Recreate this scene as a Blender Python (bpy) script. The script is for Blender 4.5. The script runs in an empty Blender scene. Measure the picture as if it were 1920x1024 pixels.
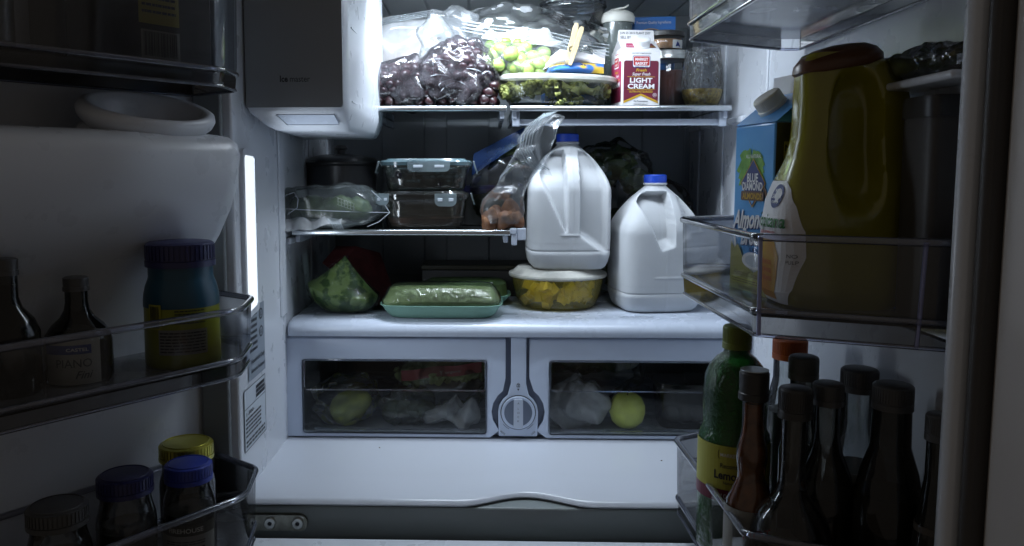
import bpy, bmesh, math, random
from mathutils import Vector, Matrix, noise, geometry
R = math.radians
random.seed(7)
SC = bpy.context.scene
COL = SC.collection

# ------------------------------------------------------------------ camera
F = 1500.0                      # focal length in photo pixels (photo 1920 wide)
EYE = Vector((-0.053, 0.0, 1.40))
YAW, PITCH = R(1.5), R(5.5)
cam_d = bpy.data.cameras.new('camera')
cam = bpy.data.objects.new('camera', cam_d); COL.objects.link(cam)
cam.location = EYE
cam.rotation_euler = (R(90) - PITCH, 0, YAW)
cam_d.sensor_width = 36.0; cam_d.lens = F / 1920 * 36.0
cam_d.clip_start = 0.02; cam_d.clip_end = 60
SC.camera = cam
MC = cam.rotation_euler.to_matrix(); MCI = MC.transposed()
def _raw(v):
    c = MCI @ (Vector(v) - EYE)
    return F * c.x / -c.z, -F * c.y / -c.z
_vx, _vy = _raw(EYE + Vector((0, 1000, 0)))
PPX, PPY = 915 - _vx, 322 - _vy        # fridge depth direction vanishes at (915, 322)
cam_d.shift_x = (960 - PPX) / 1920.0
cam_d.shift_y = -(512 - PPY) / 1920.0
def proj(v):
    a, b = _raw(v); return PPX + a, PPY + b
def at(px, py, D):
    """world point seen at photo pixel (px, py) in the vertical plane D metres in front of the camera"""
    d = MC @ Vector(((px - PPX) / F, -(py - PPY) / F, -1))
    return EYE + d * (D / d.y)
def X(px, D, z):
    """world x of the point at depth D and height z above the eye that is seen in column px"""
    x = 0.0
    for _ in range(6):
        a = proj((x, D, EYE.z + z))[0]; b = proj((x + .01, D, EYE.z + z))[0]
        x += .01 * (px - a) / (b - a)
    return x

# ------------------------------------------------------------------ world, exposure, render settings
w = bpy.data.worlds.new('World'); SC.world = w; w.use_nodes = True
bg = w.node_tree.nodes['Background']
bg.inputs[0].default_value = (1.0, 0.89, 0.79, 1); bg.inputs[1].default_value = 0.072
SC.view_settings.view_transform = 'Standard'; SC.view_settings.look = 'None'
SC.view_settings.exposure = 0.0; SC.view_settings.gamma = 1.0
cy = SC.cycles
cy.use_denoising = True
cy.max_bounces = 14; cy.diffuse_bounces = 4; cy.glossy_bounces = 5; cy.transmission_bounces = 8
cy.transparent_max_bounces = 32
cy.caustics_reflective = False; cy.caustics_refractive = False
cy.sample_clamp_indirect = 3.0

def area(name, loc, rot, sx, sy, power, col=(0.80, 0.90, 1.0), spread=180):
    l = bpy.data.lights.new(name, 'AREA'); l.shape = 'RECTANGLE'; l.size = sx; l.size_y = sy
    l.energy = power; l.color = col; l.spread = R(spread)
    o = bpy.data.objects.new(name, l); COL.objects.link(o); o.location = loc; o.rotation_euler = rot
    return o
# the cabinet's own lamps: one bar in the ceiling behind the door opening, one strip in each side wall
LAMP = (0.76, 0.87, 1.0)
area('ceiling_lamp_light', (0.10, 1.30, 1.733), (R(14), 0, 0), 0.40, 0.05, 1.15, LAMP, 130)
area('ceiling_lamp_light', (-0.12, 1.415, 1.733), (R(30), 0, 0), 0.36, 0.06, 5.2, LAMP, 150)
area('side_strip_light', (-0.400, 1.184, 1.31), Vector((-0.96, -0.27, 0.0)).to_track_quat('Z', 'Y').to_euler(), 0.05, 0.22, 0.44, LAMP, 145)

# ------------------------------------------------------------------ materials
def nt(name):
    m = bpy.data.materials.new(name); m.use_nodes = True
    t = m.node_tree; return m, t, t.nodes, t.links
def plastic(name, col, rough=.4, metal=0, bump=.0, bscale=300, var=.0, vscale=12, spec=.5, sss=0, coat=0, rvar=.0, col2=None, vdetail=4, sharp=False):
    m, t, N, L = nt(name); b = N['Principled BSDF']
    b.inputs['Base Color'].default_value = (*col, 1); b.inputs['Roughness'].default_value = rough
    b.inputs['Metallic'].default_value = metal; b.inputs['Specular IOR Level'].default_value = spec
    b.inputs['Coat Weight'].default_value = coat; b.inputs['Coat Roughness'].default_value = .08
    if sss:
        b.inputs['Subsurface Weight'].default_value = sss; b.inputs['Subsurface Radius'].default_value = (.02, .02, .02)
        b.inputs['Subsurface Scale'].default_value = 0.6
    tc = N.new('ShaderNodeTexCoord')
    if var or col2:
        n = N.new('ShaderNodeTexNoise'); n.inputs['Scale'].default_value = vscale; n.inputs['Detail'].default_value = vdetail
        L.new(tc.outputs['Object'], n.inputs['Vector'])
        r = N.new('ShaderNodeValToRGB'); L.new(n.outputs['Fac'], r.inputs['Fac'])
        c2 = col2 or tuple(c * (1 - var) for c in col); c1 = col if col2 else tuple(min(1, c * (1 + var)) for c in col)
        r.color_ramp.elements[0].position = .46 if sharp else .32; r.color_ramp.elements[0].color = (*c2, 1)
        r.color_ramp.elements[1].position = .54 if sharp else .68; r.color_ramp.elements[1].color = (*c1, 1)
        L.new(r.outputs['Color'], b.inputs['Base Color'])
    if rvar:
        n = N.new('ShaderNodeTexNoise'); n.inputs['Scale'].default_value = 22; n.inputs['Detail'].default_value = 6
        L.new(tc.outputs['Object'], n.inputs['Vector'])
        r = N.new('ShaderNodeMapRange'); r.inputs['To Min'].default_value = max(.02, rough - rvar); r.inputs['To Max'].default_value = rough + rvar
        L.new(n.outputs['Fac'], r.inputs['Value']); L.new(r.outputs['Result'], b.inputs['Roughness'])
    if bump:
        n = N.new('ShaderNodeTexNoise'); n.inputs['Scale'].default_value = bscale; n.inputs['Detail'].default_value = 3
        L.new(tc.outputs['Object'], n.inputs['Vector'])
        q = N.new('ShaderNodeBump'); q.inputs['Strength'].default_value = bump; q.inputs['Distance'].default_value = .002
        L.new(n.outputs['Fac'], q.inputs['Height']); L.new(q.outputs['Normal'], b.inputs['Normal'])
    return m
def clear(name, tint=(.97, .98, 1), gloss=1.0, rough=.03, milk=.0, milkcol=(.85, .9, .95), bump=.0, bscale=40, ior=1.5, spots=0, base=.0):
    """thin clear plastic or glass sheet: lets light straight through, reflects by Fresnel, slightly milky"""
    m, t, N, L = nt(name); N.remove(N['Principled BSDF']); out = N['Material Output']
    tr = N.new('ShaderNodeBsdfTransparent'); tr.inputs['Color'].default_value = (*tint, 1)
    gl = N.new('ShaderNodeBsdfGlossy'); gl.inputs['Roughness'].default_value = rough
    fr = N.new('ShaderNodeFresnel'); fr.inputs['IOR'].default_value = ior
    mu = N.new('ShaderNodeMath'); mu.operation = 'MULTIPLY_ADD'; mu.inputs[1].default_value = gloss; mu.inputs[2].default_value = base; mu.use_clamp = True
    L.new(fr.outputs[0], mu.inputs[0])
    tc = N.new('ShaderNodeTexCoord')
    if bump:
        n = N.new('ShaderNodeTexNoise'); n.inputs['Scale'].default_value = bscale; n.inputs['Detail'].default_value = 3
        n.inputs['Distortion'].default_value = .8
        L.new(tc.outputs['Object'], n.inputs['Vector'])
        q = N.new('ShaderNodeBump'); q.inputs['Strength'].default_value = bump; q.inputs['Distance'].default_value = .004
        L.new(n.outputs['Fac'], q.inputs['Height']); L.new(q.outputs['Normal'], gl.inputs['Normal']); L.new(q.outputs['Normal'], fr.inputs['Normal'])
    m1 = N.new('ShaderNodeMixShader'); 
    if milk or spots:
        df = N.new('ShaderNodeBsdfDiffuse'); df.inputs['Color'].default_value = (*milkcol, 1)
        tl = N.new('ShaderNodeBsdfTranslucent'); tl.inputs['Color'].default_value = (*milkcol, 1)
        a = N.new('ShaderNodeMixShader'); a.inputs[0].default_value = .4; L.new(df.outputs[0], a.inputs[1]); L.new(tl.outputs[0], a.inputs[2])
        m0 = N.new('ShaderNodeMixShader'); m0.inputs[0].default_value = milk
        n = N.new('ShaderNodeTexNoise'); n.inputs['Scale'].default_value = 260 if spots else 14; n.inputs['Detail'].default_value = 2 if spots else 6
        L.new(tc.outputs['Object'], n.inputs['Vector'])
        mr = N.new('ShaderNodeMapRange')
        mr.inputs['From Min'].default_value = .62 if spots else .3; mr.inputs['From Max'].default_value = .68 if spots else .7
        mr.inputs['To Min'].default_value = milk if spots else milk * .45; mr.inputs['To Max'].default_value = spots or milk * 1.5
        L.new(n.outputs['Fac'], mr.inputs['Value']); L.new(mr.outputs[0], m0.inputs[0])
        L.new(tr.outputs[0], m0.inputs[1]); L.new(a.outputs[0], m0.inputs[2]); L.new(m0.outputs[0], m1.inputs[1])
    else:
        L.new(tr.outputs[0], m1.inputs[1])
    L.new(mu.outputs[0], m1.inputs[0]); L.new(gl.outputs[0], m1.inputs[2]); L.new(m1.outputs[0], out.inputs['Surface'])
    return m
def glassy(name, col=(.9, .93, 1), rough=.03, ior=1.45):
    m, t, N, L = nt(name); b = N['Principled BSDF']
    b.inputs['Base Color'].default_value = (*col, 1); b.inputs['Roughness'].default_value = rough
    b.inputs['Transmission Weight'].default_value = 1; b.inputs['IOR'].default_value = ior
    return m
def emit(name, col, s):
    m, t, N, L = nt(name); b = N['Principled BSDF']
    b.inputs['Base Color'].default_value = (.8, .8, .8, 1)
    b.inputs['Emission Color'].default_value = (*col, 1); b.inputs['Emission Strength'].default_value = s
    tc = N.new('ShaderNodeTexCoord'); wv = N.new('ShaderNodeTexWave'); wv.bands_direction = 'Y'
    wv.inputs['Scale'].default_value = 60; wv.inputs['Distortion'].default_value = 2.5; wv.inputs['Detail'].default_value = 3
    mp = N.new('ShaderNodeMapping'); mp.inputs['Scale'].default_value = (1, 1, .12)
    L.new(tc.outputs['Object'], mp.inputs[0]); L.new(mp.outputs[0], wv.inputs['Vector'])
    mr = N.new('ShaderNodeMapRange'); mr.inputs['To Min'].default_value = s * .62; mr.inputs['To Max'].default_value = s * 1.3
    L.new(wv.outputs['Fac'], mr.inputs['Value']); L.new(mr.outputs[0], b.inputs['Emission Strength'])
    return m

M = {}
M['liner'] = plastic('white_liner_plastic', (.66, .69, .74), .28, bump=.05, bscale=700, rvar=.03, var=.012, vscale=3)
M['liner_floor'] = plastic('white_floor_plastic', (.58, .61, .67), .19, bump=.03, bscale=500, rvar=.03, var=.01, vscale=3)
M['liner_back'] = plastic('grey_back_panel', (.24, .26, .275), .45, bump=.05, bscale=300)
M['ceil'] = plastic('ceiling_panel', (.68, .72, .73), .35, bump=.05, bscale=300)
M['grey'] = plastic('grey_drawer_plastic', (.58, .65, .78), .30, bump=.06, bscale=600, rvar=.06, var=.04, vscale=9)
M['greylight'] = plastic('light_grey_plastic', (.52, .57, .66), .27, bump=.05, bscale=600, rvar=.05)
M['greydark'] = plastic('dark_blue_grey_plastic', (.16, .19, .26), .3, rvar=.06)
M['knobd'] = plastic('knob_dish_plastic', (.15, .18, .24), .35)
M['gasket'] = plastic('grey_door_gasket', (.20, .22, .23), .55)
M['steel'] = plastic('painted_steel_rail', (.20, .225, .225), .38, bump=.04, bscale=400, rvar=.06)
M['hinge'] = plastic('zinc_hinge_steel', (.30, .30, .26), .35, metal=.9, var=.2, vscale=80)
M['icepanel'] = plastic('charcoal_ice_panel', (.27, .29, .31), .42, bump=.10, bscale=1500, spec=.45)
M['edge'] = plastic('door_edge_grey', (.62, .585, .56), .6)
M['black'] = plastic('black_plastic', (.035, .033, .032), .35)
M['blacktub'] = plastic('black_tub_plastic', (.06, .055, .052), .5)
M['darkgray'] = plastic('dark_grey_plastic', (.065, .065, .066), .4)
M['chrome'] = plastic('chromed_trim', (.62, .65, .67), .22, metal=.95)
M['tin'] = plastic('brushed_tin', (.55, .56, .54), .3, metal=.95, var=.15, vscale=60)
M['gold'] = plastic('gold_lid_metal', (.50, .46, .08), .28, metal=.8, bump=.1, bscale=200)
M['white'] = plastic('white_plastic', (.80, .80, .80), .32, bump=.04, bscale=400)
M['offwhite'] = plastic('cream_white_plastic', (.76, .75, .68), .35, bump=.03)
M['paper'] = plastic('white_carton_board', (.80, .79, .80), .38, bump=.04, bscale=300)
M['milk'] = plastic('milky_jug_plastic', (.49, .505, .52), .62, bump=.08, bscale=260, sss=.6, var=.03, vscale=16, rvar=.05, spec=.22)
M['capblue'] = plastic('blue_cap_plastic', (.02, .08, .55), .38)
M['bluelid'] = plastic('navy_lid_plastic', (.024, .026, .10), .35)
M['glass'] = clear('clear_container_glass', (.92, .95, .96), 1.3, .03, milk=.03)
M['glass2'] = clear('smoky_container_plastic', (.82, .80, .76), 1.4, .06, milk=.06, milkcol=(.45, .45, .42))
M['binwall'] = clear('clear_bin_plastic', (.975, .98, .99), .9, .04, milk=.015, bump=.03, bscale=12, spots=.05)
M['binrimlit'] = clear('bluish_lit_rim', (.88, .90, 1.0), 2.4, .08, milk=.16, milkcol=(.55, .60, .78))
M['binedge'] = plastic('bluish_bin_edge', (.34, .36, .62), .2, spec=.6)
M['binrim'] = glassy('clear_bin_rim', (.86, .88, .97), .06)
M['binfloor'] = clear('bin_floor_plastic', (.55, .58, .62), 1.0, .12, milk=.35, milkcol=(.55, .57, .60))
M['binband'] = clear('smoked_bin_band', (.30, .29, .28), 1.6, .08, milk=.10, milkcol=(.06, .06, .06))
M['shelfglass'] = clear('green_edge_shelf_glass', (.55, .62, .60), 1.2, .03, milk=.05)
M['film'] = clear('thin_bag_film', (.97, .98, .99), .9, .16, milk=.03, bump=.12, bscale=30)
M['filmgrape'] = clear('ziplock_film', (.97, .98, .98), .7, .22, milk=.08, bump=.2, bscale=40)
M['filmhazy'] = clear('hazy_ziplock_film', (.93, .94, .96), 1.1, .2, milk=.60, milkcol=(.90, .92, .94), bump=.5, bscale=22)
M['filmdull'] = clear('dull_violet_bag_film', (.93, .92, .94), 1.3, .14, milk=.13, milkcol=(.36, .33, .37), bump=.12, bscale=30)
M['filmgrey'] = clear('greyish_bag_film', (.90, .93, .92), 1.0, .16, milk=.16, milkcol=(.42, .48, .50), bump=.15, bscale=30)
M['filmsoft'] = clear('soft_bag_film', (.95, .96, .97), .8, .24, milk=.09, milkcol=(.60, .64, .66), bump=.2, bscale=60)
M['lidtrans'] = clear('translucent_cream_lid', (.9, .89, .84), .8, .3, milk=.62, milkcol=(.88, .87, .80))
M['seam'] = clear('pale_bag_seam', (.8, .86, .9), 1.5, .2, milk=.75, milkcol=(.75, .80, .86))
M['filmdark'] = clear('dim_bag_film', (.96, .97, .97), 1.4, .10, milk=.02, bump=.15, bscale=40)
M['zip'] = clear('zip_track_plastic', (.82, .90, .92), 2.0, .15, milk=.35)
M['wrap'] = clear('cling_film', (.95, .97, .95), .9, .12, milk=.02, bump=.6, bscale=60)
M['window'] = clear('drawer_window_plastic', (.97, .98, .97), .45, .04, milk=.0, bump=.02, bscale=10)
M['cherry'] = plastic('dark_cherry_skin', (.015, .006, .008), .30, col2=(.036, .010, .012), vscale=40)
M['grape'] = plastic('green_grape_skin', (.25, .36, .08), .35, sss=.3, var=.18, vscale=45)
M['leaf'] = plastic('dark_leaf_green', (.035, .07, .018), .5, bump=.5, bscale=90, col2=(.09, .14, .03), vscale=40)
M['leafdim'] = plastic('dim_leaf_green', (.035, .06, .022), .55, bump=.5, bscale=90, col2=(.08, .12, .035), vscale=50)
M['lettuce'] = plastic('pale_lettuce_green', (.50, .58, .32), .5, bump=.6, bscale=70, col2=(.20, .28, .10), vscale=60)
M['broc'] = plastic('broccoli_floret', (.07, .10, .02), .7, bump=.8, bscale=260, col2=(.40, .42, .12), vscale=120)
M['brocstem'] = plastic('broccoli_stem', (.34, .36, .12), .5, var=.2, vscale=60)
M['rind'] = plastic('watermelon_rind', (.05, .12, .02), .3, col2=(.26, .38, .11), vscale=48, vdetail=9, sharp=True)
M['flesh'] = plastic('watermelon_flesh', (.085, .014, .016), .5, var=.3, vscale=60)
M['tray'] = plastic('mint_foam_tray', (.22, .40, .31), .55, bump=.12, bscale=900)
M['husk'] = plastic('wrapped_green_corn', (.20, .28, .10), .55, col2=(.30, .38, .18), vscale=26, bump=.6, bscale=50)
M['pineapple'] = plastic('yellow_fruit_chunk', (.82, .66, .12), .4, sss=.3, var=.15, vscale=50)
M['bowl'] = clear('amber_bowl_plastic', (.97, .88, .45), 1.0, .06, milk=.17, milkcol=(.85, .70, .14))
M['nugget'] = plastic('brown_nugget', (.26, .12, .05), .6, col2=(.14, .055, .025), vscale=90, bump=.6, bscale=220)
M['net'] = plastic('orange_brown_onion', (.16, .062, .025), .45, col2=(.07, .03, .015), vscale=70, bump=.5, bscale=150)
M['olive'] = plastic('black_olive', (.012, .010, .012), .25)
M['mush'] = plastic('reddish_stew', (.10, .05, .035), .5, col2=(.05, .035, .03), vscale=40)
M['bluebag'] = clear('blue_bag_edge', (.18, .30, .62), .8, .25, milk=.5, milkcol=(.03, .08, .26))
M['chili'] = plastic('green_chilli', (.07, .11, .02), .35)
M['wood'] = plastic('clothespin_wood', (.42, .33, .18), .6, bump=.3, bscale=140, var=.2, vscale=30)
M['wire'] = plastic('spring_wire', (.35, .35, .34), .3, metal=1)
M['sauce'] = plastic('red_brown_sauce', (.10, .022, .012), .35, var=.25, vscale=40)
M['amber'] = plastic('amber_preserve', (.45, .20, .06), .35, var=.3, vscale=40)
M['mustard'] = plastic('mustard_dressing', (.62, .46, .12), .45, col2=(.30, .20, .06), vscale=190, vdetail=1)
M['drops'] = clear('wet_glass', (.93, .95, .97), 1.0, .04, milk=.0, bump=.9, bscale=110, spots=.30)
M['bluebox'] = plastic('blue_box_board', (.015, .16, .52), .45)
M['juice'] = plastic('green_yellow_juice', (.27, .25, .022), .20, sss=.6, var=.12, vscale=9, coat=.7)
M['ambercap'] = plastic('amber_cap', (.11, .045, .018), .3, sss=.1)
M['greenglass'] = clear('green_bottle_plastic', (.20, .52, .20), 1.3, .10, milk=.30, milkcol=(.06, .30, .07), bump=.5, bscale=180)
M['lemonliq'] = plastic('cloudy_lemon_juice', (.36, .37, .16), .5)
M['capyellow'] = plastic('yellow_green_cap', (.15, .18, .02), .4)
M['orangecap'] = plastic('orange_cap', (.55, .12, .02), .4)
M['hot'] = plastic('red_hot_sauce', (.40, .12, .02), .22, var=.4, vscale=60, coat=.6)
M['darkglass'] = clear('dark_bottle_glass', (.30, .30, .28), 1.2, .05, milk=.14, milkcol=(.08, .08, .07))
M['darkliq'] = plastic('dark_liquid', (.06, .05, .042), .35)
M['clearglass'] = clear('clear_bottle_glass', (.75, .77, .77), 1.5, .04, milk=.06, milkcol=(.25, .25, .24))
M['labely'] = plastic('yellow_label', (.40, .39, .05), .5)
M['labelw'] = plastic('white_label', (.60, .60, .57), .5)
M['labeldim'] = plastic('dim_paper_label', (.26, .26, .24), .55)
M['stickg'] = plastic('grey_sticker', (.26, .30, .35), .5)
M['stickw'] = plastic('pale_sticker', (.55, .60, .66), .5)
M['ink'] = plastic('dark_ink', (.02, .022, .03), .5)
M['inkmid'] = plastic('grey_ink', (.045, .05, .058), .5)
M['inkb'] = plastic('navy_ink', (.015, .03, .16), .5)
M['maroon'] = plastic('maroon_ink', (.14, .012, .035), .42)
M['rasp'] = plastic('raspberry_ink', (.40, .03, .10), .42)
M['goldink'] = plastic('gold_ink', (.50, .30, .02), .42)
M['whiteink'] = plastic('white_ink', (.80, .80, .82), .42)
M['redink'] = plastic('red_ink', (.45, .03, .03), .42)
M['greenink'] = plastic('green_ink', (.02, .15, .03), .42)
M['palm'] = plastic('palm_print', (.05, .20, .02), .42, col2=(.20, .42, .05), vscale=90)
M['trunkink'] = plastic('brown_ink', (.12, .06, .03), .42)
M['almblue'] = plastic('sky_blue_board', (.17, .46, .80), .30, col2=(.05, .28, .70), vscale=6, coat=.3)
M['almdark'] = plastic('dark_board_side', (.045, .042, .03), .4)
M['almnut'] = plastic('nutrition_panel', (.30, .27, .06), .45)
M['almtan'] = plastic('tan_board', (.34, .32, .09), .42, coat=.3)
M['orangeink'] = plastic('orange_print', (.52, .20, .02), .42, col2=(.50, .34, .03), vscale=30)
M['teal'] = plastic('teal_jar_top', (.012, .07, .12), .3)
M['jary'] = plastic('yellow_jar', (.26, .28, .02), .3)
M['pinkpale'] = plastic('pale_bread_slab', (.62, .50, .45), .6, var=.12, vscale=20)
M['pulse'] = plastic('grain_print', (.30, .27, .14), .5, col2=(.12, .10, .04), vscale=300)
M['pear'] = plastic('green_pear_skin', (.50, .55, .14), .4, col2=(.36, .42, .10), vscale=60)
M['lime'] = plastic('yellow_green_apple_skin', (.60, .66, .14), .32, var=.12, vscale=40)
M['bagw'] = clear('white_carrier_film', (.85, .87, .9), 1.2, .18, milk=.5, milkcol=(.88, .90, .94), bump=.6, bscale=60)
M['redband'] = plastic('dark_red_band', (.20, .03, .03), .45)
M['led'] = emit('frosted_led_diffuser', (.84, .92, 1.0), 1.0)
M['lamp'] = emit('ceiling_diffuser', (.80, .89, 1.0), 9.0)
M['kitchen'] = plastic('dark_kitchen_wall', (.28, .26, .24), .8, var=.1, vscale=3)
M['kfloor'] = plastic('pale_kitchen_floor', (.42, .38, .33), .6, var=.15, vscale=4)
M['reddark'] = plastic('dark_red_pack', (.14, .02, .02), .5)

M['latch'] = clear('pale_latch_plastic', (.75, .85, .88), 1.5, .12, milk=.38, milkcol=(.55, .66, .70))
M['lidblue'] = clear('pale_blue_lid', (.45, .60, .64), 1.2, .12, milk=.55, milkcol=(.22, .34, .38))
M['potmat'] = plastic('black_enamel', (.035, .036, .040), .3)
M['filmhazy2'] = clear('dim_hazy_film', (.93, .94, .95), 2.2, .10, milk=.12, milkcol=(.6, .64, .66), bump=.4, bscale=60)
M['goldprint'] = plastic('gold_and_blue_print', (.50, .34, .03), .4, col2=(.03, .14, .45), vscale=34, sharp=True, vdetail=1)
M['dishglass'] = clear('wet_dish_glass', (.95, .97, .96), 1.1, .04, milk=.03, milkcol=(.5, .55, .5), bump=.3, bscale=70, spots=.25)
M['shaker'] = clear('frosted_shaker', (.6, .66, .64), 1.3, .15, milk=.5, milkcol=(.38, .44, .42), spots=.9)
M['filmgrape2'] = clear('dim_zip_film', (.8, .82, .82), 1.8, .12, milk=.10, milkcol=(.35, .4, .36), bump=.4, bscale=50)
M['limedim'] = plastic('pale_green_fruit', (.26, .34, .14), .4)
M['greencore'] = clear('green_inner_wall', (.12, .36, .13), 1.2, .1, milk=.35, milkcol=(.02, .12, .025))
M['greycap'] = plastic('grey_cap', (.14, .15, .14), .4)
M['bluecapd'] = plastic('blue_jar_lid', (.03, .05, .30), .32)

# ------------------------------------------------------------------ mesh helpers
MW = {}
def thing(name, label, cat, loc=(0, 0, 0), rot=(0, 0, 0), group=None):
    o = bpy.data.objects.new(name, None); COL.objects.link(o); o.empty_display_size = .02
    o.location = loc; o.rotation_euler = rot
    o['label'] = label; o['category'] = cat
    if group: o['group'] = group
    MW[o] = Matrix.LocRotScale(Vector(loc), __import__('mathutils').Euler(rot), None)
    return o
def root_of(o):
    while o.parent: o = o.parent
    return o
def ring(cx, cy, z, a, b, e=2.0, n=48, ph=0):
    out = []
    for i in range(n):
        t = 2 * math.pi * i / n + ph; c, s = math.cos(t), math.sin(t)
        out.append(Vector((cx + a * math.copysign(abs(c) ** (2 / e), c), cy + b * math.copysign(abs(s) ** (2 / e), s), z)))
    return out
def ring_arc(cx, cy, z, a, b, e, n):
    d = ring(cx, cy, z, a, b, e, 720); L = [0.0]
    for i in range(720): L.append(L[-1] + (d[(i + 1) % 720] - d[i]).length)
    out = []; k = 0
    for i in range(n):
        t = L[-1] * i / n
        while L[k + 1] < t: k += 1
        f = (t - L[k]) / max(1e-9, L[k + 1] - L[k]); out.append(d[k].lerp(d[(k + 1) % 720], f))
    return out
def round_poly(pts, r, seg=6):
    out = []; n = len(pts); pts = [Vector(p[:2]) for p in pts]
    rr = r if isinstance(r, (list, tuple)) else [r] * n
    for i in range(n):
        p, a, b = pts[i], pts[i - 1], pts[(i + 1) % n]
        if rr[i] <= 0: out.append(p.copy()); continue
        u = (a - p).normalized(); v = (b - p).normalized()
        ang = u.angle(v); d = min(rr[i] / math.tan(ang / 2), (a - p).length * .49, (b - p).length * .49); q = d * math.tan(ang / 2)
        s0 = p + u * d; s1 = p + v * d; c = p + (u + v).normalized() * (q / math.sin(ang / 2))
        a0 = math.atan2(s0.y - c.y, s0.x - c.x); a1 = math.atan2(s1.y - c.y, s1.x - c.x); da = (a1 - a0 + math.pi) % (2 * math.pi) - math.pi
        for k in range(seg + 1):
            t = a0 + da * k / seg; out.append(Vector((c.x + q * math.cos(t), c.y + q * math.sin(t))))
    return out
class B:
    def __init__(s): s.v = []; s.f = []; s.m = []; s.mi = 0
    def add(s, vs, fs):
        o = len(s.v); s.v += [Vector(v) for v in vs]
        for f in fs: s.f.append([o + i for i in f]); s.m.append(s.mi)
        return s
    def box(s, x0, x1, y0, y1, z0, z1, taper=0):
        t = taper
        return s.add([(x0 + t, y0 + t, z0), (x1 - t, y0 + t, z0), (x1 - t, y1 - t, z0), (x0 + t, y1 - t, z0), (x0, y0, z1), (x1, y0, z1), (x1, y1, z1), (x0, y1, z1)],
                     [(3, 2, 1, 0), (4, 5, 6, 7), (0, 1, 5, 4), (1, 2, 6, 5), (2, 3, 7, 6), (3, 0, 4, 7)])
    def loft(s, rings, cap0=True, cap1=True, closed=True):
        n = len(rings[0]); vs = [p for r in rings for p in r]; fs = []
        for k in range(len(rings) - 1):
            for i in range(n if closed else n - 1):
                j = (i + 1) % n; fs.append((k * n + i, k * n + j, (k + 1) * n + j, (k + 1) * n + i))
        if cap0: fs.append(tuple(reversed(range(n))))
        if cap1: fs.append(tuple((len(rings) - 1) * n + i for i in range(n)))
        return s.add(vs, fs)
    def lathe(s, prof, n=48, e=2.0, sy=1.0, cx=0, cy=0, cap0=True, cap1=True, ph=0):
        return s.loft([ring(cx, cy, z, r, r * sy, e, n, ph) for r, z in prof], cap0, cap1)
    def tube(s, path, r, n=8, closed=False):
        path = [Vector(p) for p in path]; m = len(path); rings = []; up = None
        for i, p in enumerate(path):
            a = path[i - 1] if (i or closed) else p; b = path[(i + 1) % m] if (i < m - 1 or closed) else p
            t = (b - a).normalized()
            if up is None: up = Vector((0, 0, 1)) if abs(t.z) < .9 else Vector((1, 0, 0))
            x = t.cross(up).normalized(); up = x.cross(t).normalized()
            q = r[i] if isinstance(r, (list, tuple)) else r
            rings.append([p + (x * math.cos(2 * math.pi * k / n) + up * math.sin(2 * math.pi * k / n)) * q for k in range(n)])
        if closed: rings.append(rings[0]); return s.loft(rings, False, False)
        return s.loft(rings)
    def slab(s, outer, holes, to3, y0, y1):
        """flat plate with holes; to3(u, v, d) gives the point, d from y0 (front) to y1 (back)"""
        loops = [[Vector((p[0], p[1], 0)) for p in l] for l in [outer] + list(holes)]
        tris = geometry.tessellate_polygon(loops); flat = [p for l in loops for p in l]; n = len(flat)
        vs = [to3(p.x, p.y, y0) for p in flat] + [to3(p.x, p.y, y1) for p in flat]
        fs = [tuple(t) for t in tris] + [tuple(n + i for i in reversed(t)) for t in tris]; o = 0
        for l in loops:
            k = len(l)
            for i in range(k): j = (i + 1) % k; fs.append((o + i, o + j, n + o + j, n + o + i))
            o += k
        return s.add(vs, fs)
    def xf(s, fn): s.v = [Vector(fn(v)) for v in s.v]; return s
    def finish(s, name, mat, parent=None, world=False, smooth=35, bevel=0, seg=2, sub=0, recalc=True, kind=None, label=None):
        me = bpy.data.meshes.new(name); vs = s.v
        if world and parent is not None:
            inv = MW[root_of(parent)].inverted(); vs = [inv @ v for v in vs]
        me.from_pydata([tuple(v) for v in vs], [], s.f)
        mats = mat if isinstance(mat, (list, tuple)) else [mat]
        for q in mats: me.materials.append(M[q] if isinstance(q, str) else q)
        if len(mats) > 1:
            for p, i in zip(me.polygons, s.m): p.material_index = i
        if recalc:
            bm = bmesh.new(); bm.from_mesh(me); bmesh.ops.recalc_face_normals(bm, faces=bm.faces); bm.to_mesh(me); bm.free()
        if smooth:
            me.polygons.foreach_set('use_smooth', [True] * len(me.polygons)); me.set_sharp_from_angle(angle=R(smooth))
        o = bpy.data.objects.new(name, me); COL.objects.link(o)
        if parent is not None: o.parent = parent
        if bevel:
            d = o.modifiers.new('edge_round', 'BEVEL'); d.width = bevel; d.segments = seg; d.limit_method = 'ANGLE'; d.angle_limit = R(35)
            d.harden_normals = False
        if sub:
            d = o.modifiers.new('sub', 'SUBSURF'); d.levels = sub; d.render_levels = sub
        if kind: o['kind'] = kind
        if label: o['label'] = label
        return o

# lettering: glyph outlines from Blender's built-in font laid on any surface
_tc = {}
def glyphs(txt, bold=0.0, shear=0.0):
    k = (txt, bold, shear)
    if k in _tc: return _tc[k]
    c = bpy.data.curves.new('tmp', 'FONT'); c.body = txt; c.size = 1; c.offset = bold; c.shear = shear; c.resolution_u = 3; c.fill_mode = 'FRONT'
    o = bpy.data.objects.new('tmp', c); COL.objects.link(o)
    dg = bpy.context.evaluated_depsgraph_get(); e = o.evaluated_get(dg); me = e.to_mesh()
    vs = [(v.co.x, v.co.y) for v in me.vertices]; fs = [tuple(p.vertices) for p in me.polygons]
    e.to_mesh_clear(); bpy.data.objects.remove(o); bpy.data.curves.remove(c)
    if vs:
        x0 = min(v[0] for v in vs); x1 = max(v[0] for v in vs)
        vs = [((x - (x0 + x1) / 2), y - .35) for x, y in vs]; wd = x1 - x0
    else: wd = 1
    _tc[k] = (vs, fs, wd); return _tc[k]
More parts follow.
